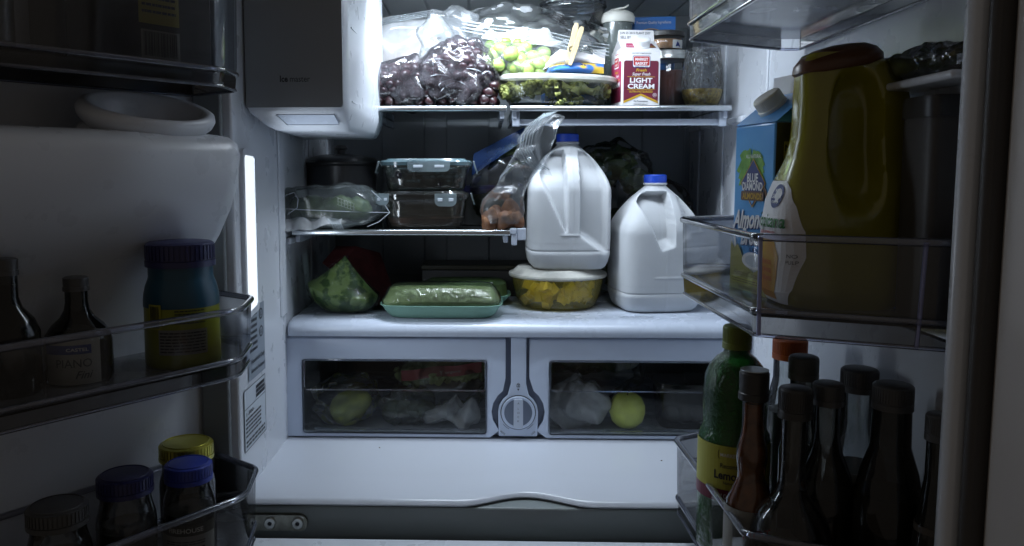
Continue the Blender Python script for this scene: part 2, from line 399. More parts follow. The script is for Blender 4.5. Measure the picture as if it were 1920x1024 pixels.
class Print:
    """flat print on a surface: mapf(u, v, h) -> point"""
    def __init__(s, mapf): s.map = mapf; s.b = B(); s.mats = []
    def _m(s, mat):
        if mat not in s.mats: s.mats.append(mat)
        s.b.mi = s.mats.index(mat)
    def text(s, txt, u, v, size, mat, width=None, bold=0.012, shear=0, h=.0009, rot=0, slope=0):
        vs, fs, wd = glyphs(txt, bold, shear); s._m(mat)
        sx = (width / wd) if width else size
        cr, sr = math.cos(rot), math.sin(rot)
        out = []
        for x, y in vs:
            a, b = x * sx, y * size + x * sx * slope
            out.append(s.map(u + a * cr - b * sr, v + a * sr + b * cr, h))
        s.b.add(out, fs)
    def poly(s, pts, mat, h=.0005):
        s._m(mat); tr = geometry.tessellate_polygon([[Vector((p[0], p[1], 0)) for p in pts]])
        s.b.add([s.map(p[0], p[1], h) for p in pts], [tuple(t) for t in tr])
    def rect(s, u0, v0, u1, v1, mat, h=.0005, n=1, m=1):
        s._m(mat); vs = []; fs = []
        for j in range(m + 1):
            for i in range(n + 1): vs.append(s.map(u0 + (u1 - u0) * i / n, v0 + (v1 - v0) * j / m, h))
        for j in range(m):
            for i in range(n): a = j * (n + 1) + i; fs.append((a, a + 1, a + n + 2, a + n + 1))
        s.b.add(vs, fs)
    def rrect(s, u0, v0, u1, v1, r, mat, h=.0005):
        s.poly(round_poly([(u0, v0), (u1, v0), (u1, v1), (u0, v1)], r, 4), mat, h)
    def ell(s, u, v, a, b, mat, h=.0005, n=24):
        s.poly([(u + a * math.cos(2 * math.pi * i / n), v + b * math.sin(2 * math.pi * i / n)) for i in range(n)], mat, h)
    def lines(s, u0, u1, v0, v1, n, mat, h=.0007, fill=.4, seed=1):
        rr = random.Random(seed)
        for i in range(n):
            v = v1 + (v0 - v1) * (i + .5) / n; d = abs(v1 - v0) / n * fill / 2; u = u0
            while u < u1 - .001:
                wd = min(rr.uniform(.003, .009) * abs(u1 - u0) / .05, u1 - u)
                s.rect(u, v - d, u + wd * .86, v + d, mat, h); u += wd
    def bars(s, u0, u1, v0, v1, n, mat, h=.0007, seed=3):
        rr = random.Random(seed); u = u0; st = (u1 - u0) / n
        for i in range(n):
            wd = st * rr.choice((.3, .45, .7)); s.rect(u, v0, u + wd, v1, mat, h); u += st
    def finish(s, name, parent, world=False):
        return s.b.finish(name, s.mats, parent, world, smooth=0, recalc=False)

def folds(p, seed, lam, amp, k=6):
    rr = random.Random(seed); d = 0
    wv = noise.noise_vector(p * (.5 / lam) + Vector((seed, 0, 0))) * .6
    for i in range(k):
        n = Vector((rr.gauss(0, 1), rr.gauss(0, 1), rr.gauss(0, 1))).normalized()
        l = lam * rr.uniform(.6, 1.8); t = p.dot(n) / l + rr.random() * 7 + wv.dot(n)
        tri = abs(2 * (t - math.floor(t)) - 1)
        d += (tri - .5) * l / lam
    return d / k * amp * 2.2
def film(name, parent, c, a, b, h, mat='film', e=3.0, ev=2.4, N=72, K=44, lam=.03, amp=.006, seed=1, shape=None, world=False, smooth=28):
    """crumpled closed bag: super-ellipsoid with folded displacement, then an overall shape function"""
    bb = B(); rings = []
    for k in range(K + 1):
        ph = -math.pi / 2 + math.pi * k / K; cz = math.copysign(abs(math.sin(ph)) ** (2 / ev), math.sin(ph)); cr = abs(math.cos(ph)) ** (2 / ev)
        cr = max(cr, .02); r_ = ring(0, 0, cz * h, a * cr, b * cr, e, N); out = []
        for p in r_:
            q = p.copy(); nrm = Vector((p.x / a / a, p.y / b / b, p.z / h / h)).normalized()
            q += nrm * folds(p + Vector(c) * .3, seed, lam, amp)
            if shape: q = Vector(shape(q))
            out.append(q + Vector(c))
        rings.append(out)
    bb.loft(rings)
    return bb.finish(name, mat, parent, world, smooth=smooth)
def blob(bb, c, r, sx=1, sy=1, sz=1, n=12, m=8, amp=0, lam=.01, seed=0, rot=None):
    rings = []
    for k in range(m + 1):
        ph = -math.pi / 2 + math.pi * k / m; out = []
        for p in ring(0, 0, math.sin(ph), max(math.cos(ph), .01), max(math.cos(ph), .01), 2, n):
            q = Vector((p.x * sx, p.y * sy, p.z * sz)) * r
            if amp: q *= 1 + amp * noise.noise(q / lam + Vector((seed * 3.1, seed, 0)))
            if rot: q = rot @ q
            out.append(q + Vector(c))
        rings.append(out)
    bb.loft(rings); return bb
def rotm(rng):
    return __import__('mathutils').Euler((rng.uniform(0, 6), rng.uniform(0, 6), rng.uniform(0, 6))).to_matrix()
def tagm(o, label, cat, group=None, loc=None):
    o['label'] = label; o['category'] = cat
    if group: o['group'] = group
    return o
def scatter(name, mesh_b, mat, places, labels, cat, group, smooth=60, rots=True, scales=None):
    """one mesh shared by several separate top-level things"""
    first = mesh_b.finish(name, mat, None, smooth=smooth); rng = random.Random(len(places)); outs = []
    for i, p in enumerate(places):
        o = first if i == 0 else first.copy()
        if i: COL.objects.link(o)
        o.location = p
        if rots: o.rotation_euler = (rng.uniform(0, 6), rng.uniform(0, 6), rng.uniform(0, 6))
        k = scales[i] if scales else rng.uniform(.92, 1.08); o.scale = (k, k, k)
        tagm(o, labels if isinstance(labels, str) else labels[i], cat, group); outs.append(o)
    return outs
Z = EYE.z
WALL = .412; YF = 1.124; YB = 1.87
ZFLOOR = Z - .478; ZCR = Z - .262; ZMID = Z - .104; ZTOP = Z + .119; ZCEIL = Z + .355

# ================================================================== THE KITCHEN BEHIND THE DOORS
b = B(); b.box(-4, 4, 2.6, 2.7, -.5, 3); o = b.finish('wall', 'kitchen'); o['kind'] = 'structure'
b = B(); b.box(-4, 4, -1.5, 2.6, -.05, 0); o = b.finish('floor', 'kfloor'); o['kind'] = 'structure'

# ================================================================== THE REFRIGERATOR
fr = thing('refrigerator', 'open white french door refrigerator with its cabinet lit from inside', 'refrigerator', (0, 1.5, 0))
for sgn in (-1, 1):
    b = B()
    x0, x1 = sorted((sgn * WALL, sgn * (WALL + .048)))
    b.box(x0, x1, YF, YB + .05, .35, Z + .40)
    b.finish('side_wall', 'liner', fr, True, bevel=.004)
    # shelf support ribs moulded into the side wall
    for zz, d0, d1 in ((ZTOP - .03, 1.47, 1.85), (ZMID - .025, 1.41, 1.85), (ZCR - .02, 1.42, 1.85)):
        b = B(); xa, xb = sorted((sgn * (WALL - .0085), sgn * (WALL + .001))); b.box(xa, xb, d0, d1, zz, zz + .012)
        b.finish('shelf_rib', 'liner', fr, True, bevel=.003)
    for dd in (1.36, 1.60, 1.78):
        b = B(); xa, xb = sorted((sgn * (WALL - .004), sgn * (WALL + .001))); b.box(xa, xb, dd, dd + .035, ZCR + .01, ZCEIL - .01)
        b.finish('wall_rib', 'liner', fr, True, bevel=.003)
    # outer flange of the cabinet
    b = B(); xa, xb = sorted((sgn * (WALL + .012), sgn * (WALL + .052))); b.box(xa, xb, YF - .010, YF + .001, .35, Z + .40)
    b.finish('front_flange', 'gasket', fr, True, bevel=.003)
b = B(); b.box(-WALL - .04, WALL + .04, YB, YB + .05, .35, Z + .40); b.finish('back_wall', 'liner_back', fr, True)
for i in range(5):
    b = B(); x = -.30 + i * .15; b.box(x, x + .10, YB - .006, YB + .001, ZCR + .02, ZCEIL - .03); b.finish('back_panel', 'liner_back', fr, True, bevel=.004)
b = B(); b.box(-WALL, WALL, YF + .002, YB, ZCEIL, ZCEIL + .06)
b.finish('ceiling_panel', 'ceil', fr, True)
for i in range(9):
    b = B(); x = -.36 + i * .09; b.box(x, x + .0840, 1.40, YB - .002, ZCEIL - .004, ZCEIL + .001); b.finish('ceiling_plank', 'ceil', fr, True, bevel=.0015)
for la in ((-.10, .30, 1.27, 1.33), (-.30, .06, 1.385, 1.440)):
    b = B(); b.box(*la, ZCEIL - .020, ZCEIL + .002); b.finish('ceiling_lamp', 'lamp', fr, True, bevel=.003)
# floor of the cabinet with its scooped front edge
def scoop(x):
    t = max(-1, min(1, (x - .005) / .100)); return .034 * (.5 + .5 * math.cos(math.pi * t))
b = B(); rows = []
xs = [-WALL + 2 * WALL * i / 80 for i in range(81)]
prof = [(0.004, -.010), (.0, -.0065), (.003, -.002), (.009, .0), (.10, .001), (.25, .0015), (.745, .002)]
for dy, dz in prof: rows.append([Vector((x, YF + (scoop(x) * max(0, 1 - dy / .25)) + dy, ZFLOOR + dz)) for x in xs])
b.loft(rows, False, False, closed=False); b.finish('floor_panel', 'liner_floor', fr, True, smooth=50)
b = B(); b.box(-WALL - .03, WALL + .03, YF + .003, YF + .06, ZFLOOR - .16, ZFLOOR - .011); b.finish('front_rail', 'steel', fr, True, bevel=.003)
# led strip in the left side wall
for sgn in (-1,):
    out = round_poly([(1.158, Z - .211), (1.210, Z - .204), (1.210, Z + .024), (1.158, Z + .026)], .007, 5)
    b = B(); b.slab(out, [], lambda u, v, d, s=sgn: (s * (WALL - d), u, v), .005, -.001)
    lo = b.finish('led_strip', 'led', fr, True, bevel=.002)
    out2 = round_poly([(1.151, Z - .219), (1.217, Z - .212), (1.217, Z + .032), (1.151, Z + .034)], .010, 5)
    inn = round_poly([(1.1595, Z - .2095), (1.2085, Z - .2025), (1.2085, Z + .0225), (1.1595, Z + .0245)], .006, 5)
    b = B(); b.slab(out2, [inn], lambda u, v, d, s=sgn: (s * (WALL - d), u, v), .0058, -.001)
    b.finish('strip_frame', 'liner', lo, True, bevel=.001)
# stickers on the left wall
def wall_map(u, v, h): return (-WALL + h, u, v)
p = Print(wall_map)
p.rect(1.166, Z - .315, 1.256, Z - .205, 'stickg', .0012)
for (cu, cv) in ((1.236, Z - .222), (1.236, Z - .250)):
    for k in range(20):
        a0, a1 = 2 * math.pi * k / 20, 2 * math.pi * (k + 1) / 20
        p.poly([(cu + .010 * math.cos(a0), cv + .009 * math.sin(a0)), (cu + .010 * math.cos(a1), cv + .009 * math.sin(a1)), (cu + .0075 * math.cos(a1), cv + .0065 * math.sin(a1)), (cu + .0075 * math.cos(a0), cv + .0065 * math.sin(a0))], 'ink', .0016)
    p.text('UL', cu, cv, .009, 'ink', h=.0016)
p.lines(1.170, 1.215, Z - .275, Z - .212, 7, 'ink', .0016, .5, 4)
p.text('Household Only', 1.216, Z - .287, .010, 'ink', .072, h=.0016)
p.text('Alimente Seulement', 1.216, Z - .302, .009, 'ink', .074, h=.0016)
p.finish('rating_sticker', fr, True)
p = Print(wall_map)
p.rect(1.140, Z - .415, 1.252, Z - .322, 'stickw', .0012)
for (a, c, d, e_) in ((1.140, Z - .415, 1.252, Z - .4138), (1.140, Z - .3232, 1.252, Z - .322), (1.140, Z - .352, 1.252, Z - .351), (1.2505, Z - .415, 1.252, Z - .322), (1.140, Z - .415, 1.1415, Z - .322)):
    p.rect(a, c, d, e_, 'ink', .0015)
p.text('1-800-', 1.17, Z - .360, .008, 'ink', .04, h=.0016)
p.lines(1.146, 1.226, Z - .396, Z - .365, 5, 'ink', .0016, .5, 9); p.lines(1.146, 1.246, Z - .411, Z - .399, 2, 'ink', .0016, .6, 5)
p.lines(1.200, 1.248, Z - .348, Z - .328, 3, 'ink', .0016, .8, 6)
p.finish('notice_sticker', fr, True)
# hinge plate on the rail
HX, HZ = X(523, 1.13, -.51), Z - .513
hp = B(); hp.slab(round_poly([(HX - .055, HZ - .012), (HX + .044, HZ - .012), (HX + .044, HZ + .012), (HX - .055, HZ + .012)], [.0, .011, .011, 0], 6), [], lambda u, v, d: (u, YF + .003 - d, v), .005, -.001)
hpo = hp.finish('hinge_plate', 'hinge', fr, True, bevel=.001)
for dx in (-.011, .030):
    b = B(); b.lathe([(.0088, 0), (.0088, .002), (.0075, .0035), (.0035, .0035), (.003, .002)], 24).xf(lambda v: (v.x + HX + dx, YF - .002 - v.z, v.y + HZ)); b.finish('screw', 'tin', hpo, True)
    b = B(); b.lathe([(.0030, .0), (.0030, .0005)], 12).xf(lambda v: (v.x + HX + dx, YF - .0044 - v.z, v.y + HZ)); b.finish('screw_socket', 'ink', hpo, True)
# ice maker in the top left corner
IX0, IX1, IY0, IY1, IZ = -WALL + .001, X(645, 1.186, .09), 1.186, 1.56, Z + .060
rings = []
for zz, inl, yb, r in ((Z + .40, 0, 0, .016), (Z + .20, 0, 0, .016), (Z + .098, 0, 0, .016), (Z + .088, .004, .004, .016), (Z + .072, .020, .032, .02), (Z + .064, .034, .045, .02), (Z + .062, .05, .06, .02)):
    rings.append([Vector((q.x, q.y, zz)) for q in round_poly([(IX0 + inl * .9, IY0 + yb), (IX1 + .004 - inl * .3, IY0 + yb), (IX1 + .012 - inl * .4, IY1), (IX0, IY1)], [.006, r * 1.6, .02, .003], 6)])
b = B(); b.loft(rings); im = b.finish('ice_maker', 'liner', fr, True, smooth=40)
b = B(); b.slab(round_poly([(IX0 + .002, Z + .094), (IX1 - .001, Z + .094), (IX1 - .001, Z + .39), (IX0 + .002, Z + .39)], [.003, .005, .003, .003], 4), [], lambda u, v, d: (u, IY0 - d, v), .003, -.004)
b.finish('front_panel', 'icepanel', im, True, bevel=.0012)
p = Print(lambda u, v, h: (u, IY0 - .003 - h, v))
tx = X(524, 1.18, .13); tx2 = X(581, 1.18, .13); tz = Z + .1355; wd = tx2 - tx
p.text('Ice', tx + wd * .13, tz, .0125, 'ink', wd * .26, bold=.03, h=.0004); p.text('master', tx + wd * .66, tz, .0125, 'ink', wd * .66, bold=0, h=.0004)
p.finish('lettering', im, True)
# recessed grip in the chin of the ice maker
b = B(); gx0, gx1 = X(523, 1.21, .075), X(630, 1.21, .075)
def chin(u, t, d):  # t 0..1 down the sloped chin
    return Vector((u, 1.1895 + .034 * t + d * .5, Z + .0885 - .0185 * t - d * .0 + d * .85))
fs = round_poly([(gx0, .18), (gx1, .18), (gx1 + .003, .88), (gx0 + .010, .88)], .0, 3)
b.slab(fs, [], lambda u, v, d: chin(u, v, d), -.0015, .002)
b.finish('grip_recess', 'greylight', im, True)
b = B(); b.tube([chin(gx0, .18, -.002), chin(gx0 + .010, .88, -.002)], .0012); b.tube([chin(gx0 + .010, .88, -.002), chin(gx1 + .003, .88, -.002)], .001); b.finish('grip_edge', 'liner', im, True)
for zz in (Z + .105, Z + .215):
    b = B(); b.box(IX1 + .002, IX1 + .0062, IY0 + .04, IY0 + .09, zz, zz + .002); b.finish('panel_seam', 'liner', im, True)

# ------------------------------------------------------------------ door frames in space
HL = Vector((-.391 + EYE.x, 1.151)); dL = Vector((-.597, -.802)).normalized(); nL = Vector((-dL.y, dL.x)) ; nL = Vector((.802, -.597))
def DL(s, n, z): q = HL + dL * s + nL * n; return Vector((q.x, q.y, Z + z))
HR = Vector((.452 + EYE.x, 1.20)); dR = Vector((0, -1)); nR = Vector((-1, 0))
def DR(s, n, z): q = HR + dR * s + nR * n; return Vector((q.x, q.y, Z + z))

def rough_box(bb, fr_, s0, s1, n0, n1, z0, z1):
    vs = [fr_(s, n, z) for z in (z0, z1) for s, n in ((s0, n0), (s1, n0), (s1, n1), (s0, n1))]
    bb.add(vs, [(3, 2, 1, 0), (4, 5, 6, 7), (0, 1, 5, 4), (1, 2, 6, 5), (2, 3, 7, 6), (3, 0, 4, 7)])
# left door
b = B(); rough_box(b, DL, -.005, .47, -.06, 0, -.95, .45); dl = b.finish('door', 'liner', fr, True, bevel=.01, label='left door of the open refrigerator, swung wide, carrying the ice chute housing')
b = B(); rough_box(b, DL, -.004, .014, -.002, .03, -.95, .45); b.finish('door_dike', 'liner', dl, True, bevel=.006, seg=3)
b = B(); rough_box(b, DL, -.028, -.005, -.028, -.003, -.95, .45); b.finish('gasket', 'gasket', dl, True, bevel=.006)
b = B(); rough_box(b, DL, -.045, -.030, -.05, -.02, -.95, .45); b.finish('gasket', 'liner', dl, True, bevel=.004)
# ice chute housing
rings = []
def hring(s0, s1, n1, z, r=.045):
    return [DL(q.x, q.y, z) for q in round_poly([(s0, -.002), (s1, -.002), (s1, n1 + .02 * (n1 / .12) ** 3), (s0 + .20, n1 + .030 * (n1 / .12) ** 3), (s0 + .02, n1)], [0, 0, .04, .3, r], 8)]
for z, s0, n1 in ((-.30, .052, .030), (-.24, .050, .036), (-.18, .046, .044), (-.14, .040, .054), (-.11, .033, .068), (-.085, .027, .086), (-.05, .021, .104), (-.015, .017, .116), (.022, .015, .120), (.036, .017, .117), (.045, .024, .108), (.048, .036, .095)):
    rings.append(hring(s0, .46, n1, z))
b = B(); b.loft(rings); hs = b.finish('dispenser_housing', 'liner', dl, True, smooth=60)
# chute ring: tilted rounded seal on the housing
cen = DL(.150, .078, .066); ax = Vector((dL.x, dL.y, 0)); tl_ = (Vector((nL.x, nL.y, 0)) * .42 + Vector((0, 0, 1)) * .91).normalized(); sd = tl_.cross(ax).normalized()
def chute(prof, n=56):
    bb = B(); bb.loft([[cen + (ax * math.cos(2 * math.pi * i / n) * 1.22 + sd * math.sin(2 * math.pi * i / n) * .72) * r + tl_ * h for i in range(n)] for r, h in prof], False, False); return bb
chute([(.066, -.045), (.069, -.026), (.066, -.018), (.060, -.014), (.064, -.010), (.0705, -.002), (.0725, .006), (.0700, .013), (.0650, .016), (.0600, .014), (.052, .004), (.044, -.012), (.034, -.028), (.028, -.034), (.001, -.036)]).finish('chute_seal', 'gasket' if False else 'liner', dl, True, smooth=70)
# right door
b = B(); rough_box(b, DR, -.02, .5145, -.06, 0, -.95, .45); dr = b.finish('door', 'liner', fr, True, bevel=.01, label='right door of the open refrigerator, standing straight out toward the viewer')
b = B(); rough_box(b, DR, .482, .500, -.002, .044, -.95, .45); b.finish('door_dike', 'liner', dr, True, bevel=.008, seg=3)
b = B(); rough_box(b, DR, .5015, .515, -.004, .034, -.95, .45); b.finish('gasket', 'blacktub', dr, True, bevel=.005)
b = B(); rough_box(b, DR, .515, .60, -.12, .020, -.95, .45); b.finish('edge_trim', 'edge', dr, True, bevel=.006)
b = B(); rough_box(b, DR, .30, .475, 0, .045, .082, .090); b.finish('door_ledge', 'liner', dr, True, bevel=.003)

# ------------------------------------------------------------------ door bins
def bin_(fr_, label, pts, rad, zr, zf, zb, base, band='binband', edges=()):
    t = thing('door_bin', label, 'door bin', tuple(base), group='clear plastic bins on the refrigerator doors')
    out = round_poly(pts, rad, 7)
    def rg(z, inset=0):
        c = Vector((sum(p.x for p in out) / len(out), sum(p.y for p in out) / len(out)))
        return [fr_((p.x - c.x) * (1 - inset) + c.x, (p.y - c.y) * (1 - inset) + c.y, z) for p in out]
    b = B(); b.loft([rg(zf, .02), rg(zf + .01, .012), rg(zr - .004, 0)], False, False); b.finish('bin_wall', 'binwall', t, True, smooth=50)
    b = B(); b.loft([rg(zf + .003, .035), rg(zr - .004, .022)], False, False); b.finish('inner_wall', 'binwall', t, True, smooth=50)
    b = B(); b.tube(rg(zr, 0), .0042, 8, True); b.finish('rim', 'binrimlit', t, True, smooth=60)
    b = B(); b.tube(rg(zf, .018), .0034, 8, True); b.finish('floor_rim', 'binrimlit', t, True, smooth=60)
    b = B(); r0, r1 = rg(zf - .002, .03), rg(zf - .006, .03); b.loft([r1, r0]); b.finish('bin_floor', 'binfloor', t, True, smooth=0)
    b = B(); b.loft([rg(zb, .03), rg(zf - .004, .018)], False, False); b.finish('bottom_band', band, t, True, smooth=50)
    b = B(); b.tube(rg(zb, .03), .0022, 6, True); b.finish('band_rim', 'binrimlit', t, True, smooth=60)
    for cpt in edges:
        b = B(); q = Vector(cpt); c = Vector((sum(p.x for p in out) / len(out), sum(p.y for p in out) / len(out)))
        b.tube([fr_(*((q - c) * (1 - i_) + c), z) for z, i_ in ((zb, .03), (zf, .02), (zr, .002))], .0021, 6); b.finish('corner_edge', 'binedge', t, True, smooth=60)
    return t
PL = [(.028, .002), (.44, .002), (.44, .178), (.095, .178), (.028, .112)]
RL = [.004, .01, .03, .05, .03]
bin_(DL, 'clear bin on the left door holding the navy lidded yellow jar', PL, RL, -.170, -.232, -.2535, DL(.2, .1, -.2535))
bin_(DL, 'lowest clear bin on the left door holding the gold lidded jar', PL, RL, -.408, -.483, -.503, DL(.2, .1, -.49))
bin_(DL, 'uppermost bin on the left door above the ice chute', [(.035, .002), (.44, .002), (.44, .150), (.09, .150), (.035, .11)], RL, .235, .125, .105, DL(.2, .1, .105))
PR = [(.012, .004), (.475, .004), (.456, .060), (.397, .212), (.100, .2155), (.030, .06)]
RR = [.004, .004, .012, .016, .022, .02]
PR = [(.473, .004), (.456, .046), (.3965, .1845), (.100, .188), (.012, .030), (.012, .004)]; RR = [.003, .010, .014, .020, .02, .003]
bin_(DR, 'clear bin on the right door holding the blue carton and the juice jug', PR, RR, -.065, -.140, -.165, DR(.2, .1, -.165), edges=((.4545, .0475), (.3985, .1805)))
bin_(DR, 'lowest clear bin on the right door crowded with sauce bottles', PR, RR, -.374, -.455, -.476, DR(.2, .1, -.466))
bin_(DR, 'highest bin on the right door, its grey underside seen from below', PR, RR, .30, .195, .1745, DR(.2, .1, .1745), 'binwall')

# ------------------------------------------------------------------ shelves
def shelf(label, x0, x1, y0, z, rail, zip_=None):
    t = thing('glass_shelf', label, 'shelf', ((x0 + x1) / 2, y0 + .1, z), group='glass shelves in the cabinet')
    b = B(); b.box(x0 + .002, x1 - .002, y0 + .012, YB - .03, z - .006, z - .001); b.finish('glass_sheet', 'shelfglass', t, True, smooth=0)
    rr = []
    for x in (x0 + .004, x0 + .001, x0, x0, x1, x1, x1 - .001, x1 - .004): pass
    pr = round_poly([(y0, z - .009), (y0 + .016, z - .009), (y0 + .016, z + .0015), (y0 + .003, z + .0015)], [.004, .002, .001, .004], 4)
    b = B(); b.loft([[Vector((x, p.x, p.y)) for p in pr] for x in (x0, x1)]); b.finish('front_trim', 'chrome', t, True, smooth=50, bevel=.0008)
    for x in (x0 + .004, x1 - .012):
        b = B(); b.box(x, x + .008, y0 + .012, YB - .03, z - .022, z - .0065); b.finish('side_rail', 'greylight', t, True, bevel=.001)
    if rail:
        b = B(); b.box(x0 + .012, x1 - .015, y0 + .022, y0 + .030, z - .034, z - .022); b.finish('lower_rail', 'greylight', t, True, bevel=.001)
        for x in (x0 + .004, x1 - .018):
            b = B(); b.box(x, x + .014, y0 + .016, y0 + .030, z - .036, z - .0085); b.finish('rail_bracket', 'greylight', t, True, bevel=.002)
    return t
xl = X(704, 1.48, .119); xm0 = X(950, 1.48, .119); xm1 = X(957, 1.48, .119); xr = X(1372, 1.48, .119)
shelf('glass shelf on the upper left carrying the bag of dark cherries', xl - .02, xm0, 1.478, ZTOP, False)
shelf('glass shelf on the upper right carrying the cream carton', xm1, min(xr, WALL - .010), 1.478, ZTOP, True)
ml = X(535, 1.41, -.104); mr = X(957, 1.41, -.104)
ms = shelf('half width middle glass shelf carrying the two latch lid containers', max(ml, -WALL + .010), mr, 1.41, ZMID, False)
b = B(); b.box(mr - .001, mr + .011, 1.412, 1.44, ZMID - .006, ZMID + .004); b.box(mr + .012, mr + .028, 1.416, 1.44, ZMID - .017, ZMID + .004)
b.box(mr + .002, mr + .012, 1.414, 1.43, ZMID - .026, ZMID - .006); b.finish('shelf_clip', 'greylight', ms, True, bevel=.0015)
# cover above the drawers
t = thing('drawer_cover', 'pale grey plastic cover spanning both vegetable drawers', 'drawer cover', (0, 1.5, ZCR - .03))
pr = [(1.388, -.028), (1.386, -.020), (1.389, -.012), (1.397, -.005), (1.410, -.001), (1.43, 0), (1.80, 0), (1.80, -.028)]
b = B(); rr = []
for x, k in ((-WALL + .002, .014), (-WALL + .004, .006), (-WALL + .010, .001), (-WALL + .02, 0), (WALL - .02, 0), (WALL - .010, .001), (WALL - .004, .006), (WALL - .002, .014)):
    rr.append([Vector((x, max(p[0], 1.386 + k), ZCR + p[1] - (k * .4 if p[1] > -.02 else 0))) for p in pr])
b.loft(rr); b.finish('cover_panel', 'greylight', t, True, smooth=50)
p = Print(lambda u, v, h: (u, v, ZCR + h))
a0, a1 = X(1163, 1.415, -.262), X(1232, 1.415, -.262)
p.lines(a0, a1, 1.4335, 1.4385, 1, 'inkmid', .0006, .5, 3); p.lines(a0 + .004, a1, 1.422, 1.424, 1, 'inkmid', .0006, .5, 7)
a0, a1 = X(690, 1.41, -.262), X(750, 1.41, -.262); p.rect(a0, 1.414, a1, 1.4155, 'stickw', .0006)
p.finish('printed_marks', t, True)

# ------------------------------------------------------------------ drawers
DF = 1.393
def dx(px, z): return X(px, DF, z)
ZD1, ZD0 = -.2915, -.4735
def drawer(label, xa, xb, side):
    """side +1: lock notch on the right end, -1: on the left end"""
    t = thing('vegetable_drawer', label, 'drawer', ((xa + xb) / 2, DF + .1, Z + ZD0), group='vegetable drawers under the cover')
    kx, kz, kr = (xb if side > 0 else xa), KC, .0385
    notch = []
    lx = xb if side > 0 else xa
    # outline counter clockwise seen from the front (x right, z up)
    inner = lx - side * .0
    nx = lx - side * .022
    arc = [(KX - side * (kr + .009) * math.cos(a), kz + (kr + .009) * math.sin(a)) for a in [R(v) for v in (-68, -45, -20, 0, 20, 40, 55)]]
    if side > 0:
        pts = [(xa, ZD0), (KX - .050, ZD0)] + arc[1:] + [(xb, kz + .062), (xb, ZD1), (xa, ZD1)]
    else:
        pts = [(KX + .050, ZD0), (xb, ZD0), (xb, ZD1), (xa, ZD1), (xa, kz + .062)] + list(reversed(arc[1:]))
    wx0, wx1 = (xa + .034, X(912, DF, -.38)) if side > 0 else (X(1030, DF, -.38), xb - .034)
    wz1, wz0 = Z - .333, Z - .4665
    hole = round_poly([(wx0, wz0 - Z), (wx1, wz0 - Z), (wx1, wz1 - Z), (wx0, wz1 - Z)], .005, 5)
    outer = round_poly(pts, [.006 if (abs(p[1] - ZD0) < .001 or abs(p[1] - ZD1) < .001) else .0 for p in pts], 4)
    b = B(); b.slab(outer, [hole], lambda u, v, d: (u, DF + d + .010 * max(0, (v - ZD1 + .02) / .02) ** 2, Z + v), 0, .010)
    b.finish('drawer_front', 'grey', t, True, bevel=.0022, seg=3)
    b = B(); b.tube([Vector((p.x, DF - .0005, Z + p.y)) for p in hole], .0013, 6, True); b.finish('window_trim', 'binrim', t, True)
    b = B(); b.box(wx0 + .0005, wx1 - .0005, DF + .005, DF + .007, wz0 + .0005, wz1 - .0005); b.finish('window_pane', 'window', t, True, smooth=0)
    zl = Z - .389
    hp_ = round_poly([(wx0 + .002, zl), (wx1 - .002, zl), (wx1 - .002, wz1 - .002), (wx0 + .002, wz1 - .002)], .005, 4)
    b = B(); b.tube([Vector((p.x, DF + .002, p.y)) for p in hp_], .0012, 6, True); b.finish('window_step', 'binrim', t, True)
    b = B(); b.tube([(wx0 + .02, DF + .004, wz0 + .006), (wx1 - .012, DF + .004, wz0 + .006)], .0016, 6); b.finish('window_sill', 'binrim', t, True)
    x0_, x1_ = xa + .012, xb - .024 if side > 0 else xb - .012
    if side < 0: x0_ = xa + .024
    b = B(); b.box(x0_, x1_, DF + .012, 1.80, Z + ZD0 + .003, Z + ZD0 + .006); b.finish('drawer_floor', 'greylight', t, True, smooth=0)
    for xx in (x0_, x1_):
        b = B(); b.box(xx - .0015, xx + .0015, DF + .012, 1.80, Z + ZD0 + .007, Z + ZD1 - .008); b.finish('drawer_side', 'window', t, True, smooth=0)
    return t, wx0, wx1
KC = -.427
KX = X(971.5, DF, KC)
xdl, xdr = dx(532, -.38), dx(948, -.33)
xel, xer = dx(993, -.33), min(dx(1418, -.38), WALL - .004)
dA = drawer('left vegetable drawer showing a green pear through its window', xdl, xdr, 1)
dB = drawer('right vegetable drawer showing a round yellow green apple', xel, xer, -1)
# dark recess around the drawers and lock post
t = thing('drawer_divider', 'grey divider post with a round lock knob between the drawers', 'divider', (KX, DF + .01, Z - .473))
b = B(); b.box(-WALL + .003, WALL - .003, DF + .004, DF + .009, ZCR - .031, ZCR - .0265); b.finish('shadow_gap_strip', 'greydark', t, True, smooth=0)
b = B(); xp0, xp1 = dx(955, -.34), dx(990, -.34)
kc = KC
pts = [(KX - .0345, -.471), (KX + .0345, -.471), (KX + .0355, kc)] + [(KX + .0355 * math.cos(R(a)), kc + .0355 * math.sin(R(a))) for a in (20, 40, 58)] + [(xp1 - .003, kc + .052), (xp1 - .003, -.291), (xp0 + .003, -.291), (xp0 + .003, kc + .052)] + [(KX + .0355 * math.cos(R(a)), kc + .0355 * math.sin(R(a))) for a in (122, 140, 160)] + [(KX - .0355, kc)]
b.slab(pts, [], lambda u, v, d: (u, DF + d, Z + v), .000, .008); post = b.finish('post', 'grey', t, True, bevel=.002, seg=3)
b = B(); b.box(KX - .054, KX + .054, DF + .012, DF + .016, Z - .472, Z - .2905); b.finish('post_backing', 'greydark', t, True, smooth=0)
b = B(); b.lathe([(.0300, 0), (.0300, .003), (.0285, .0045), (.026, .0035), (.0245, .0025), (.001, .0025)], 48).xf(lambda v: (v.x + KX, DF - v.z, v.y + Z + kc)); kn = b.finish('knob', 'grey', t, True, smooth=30)
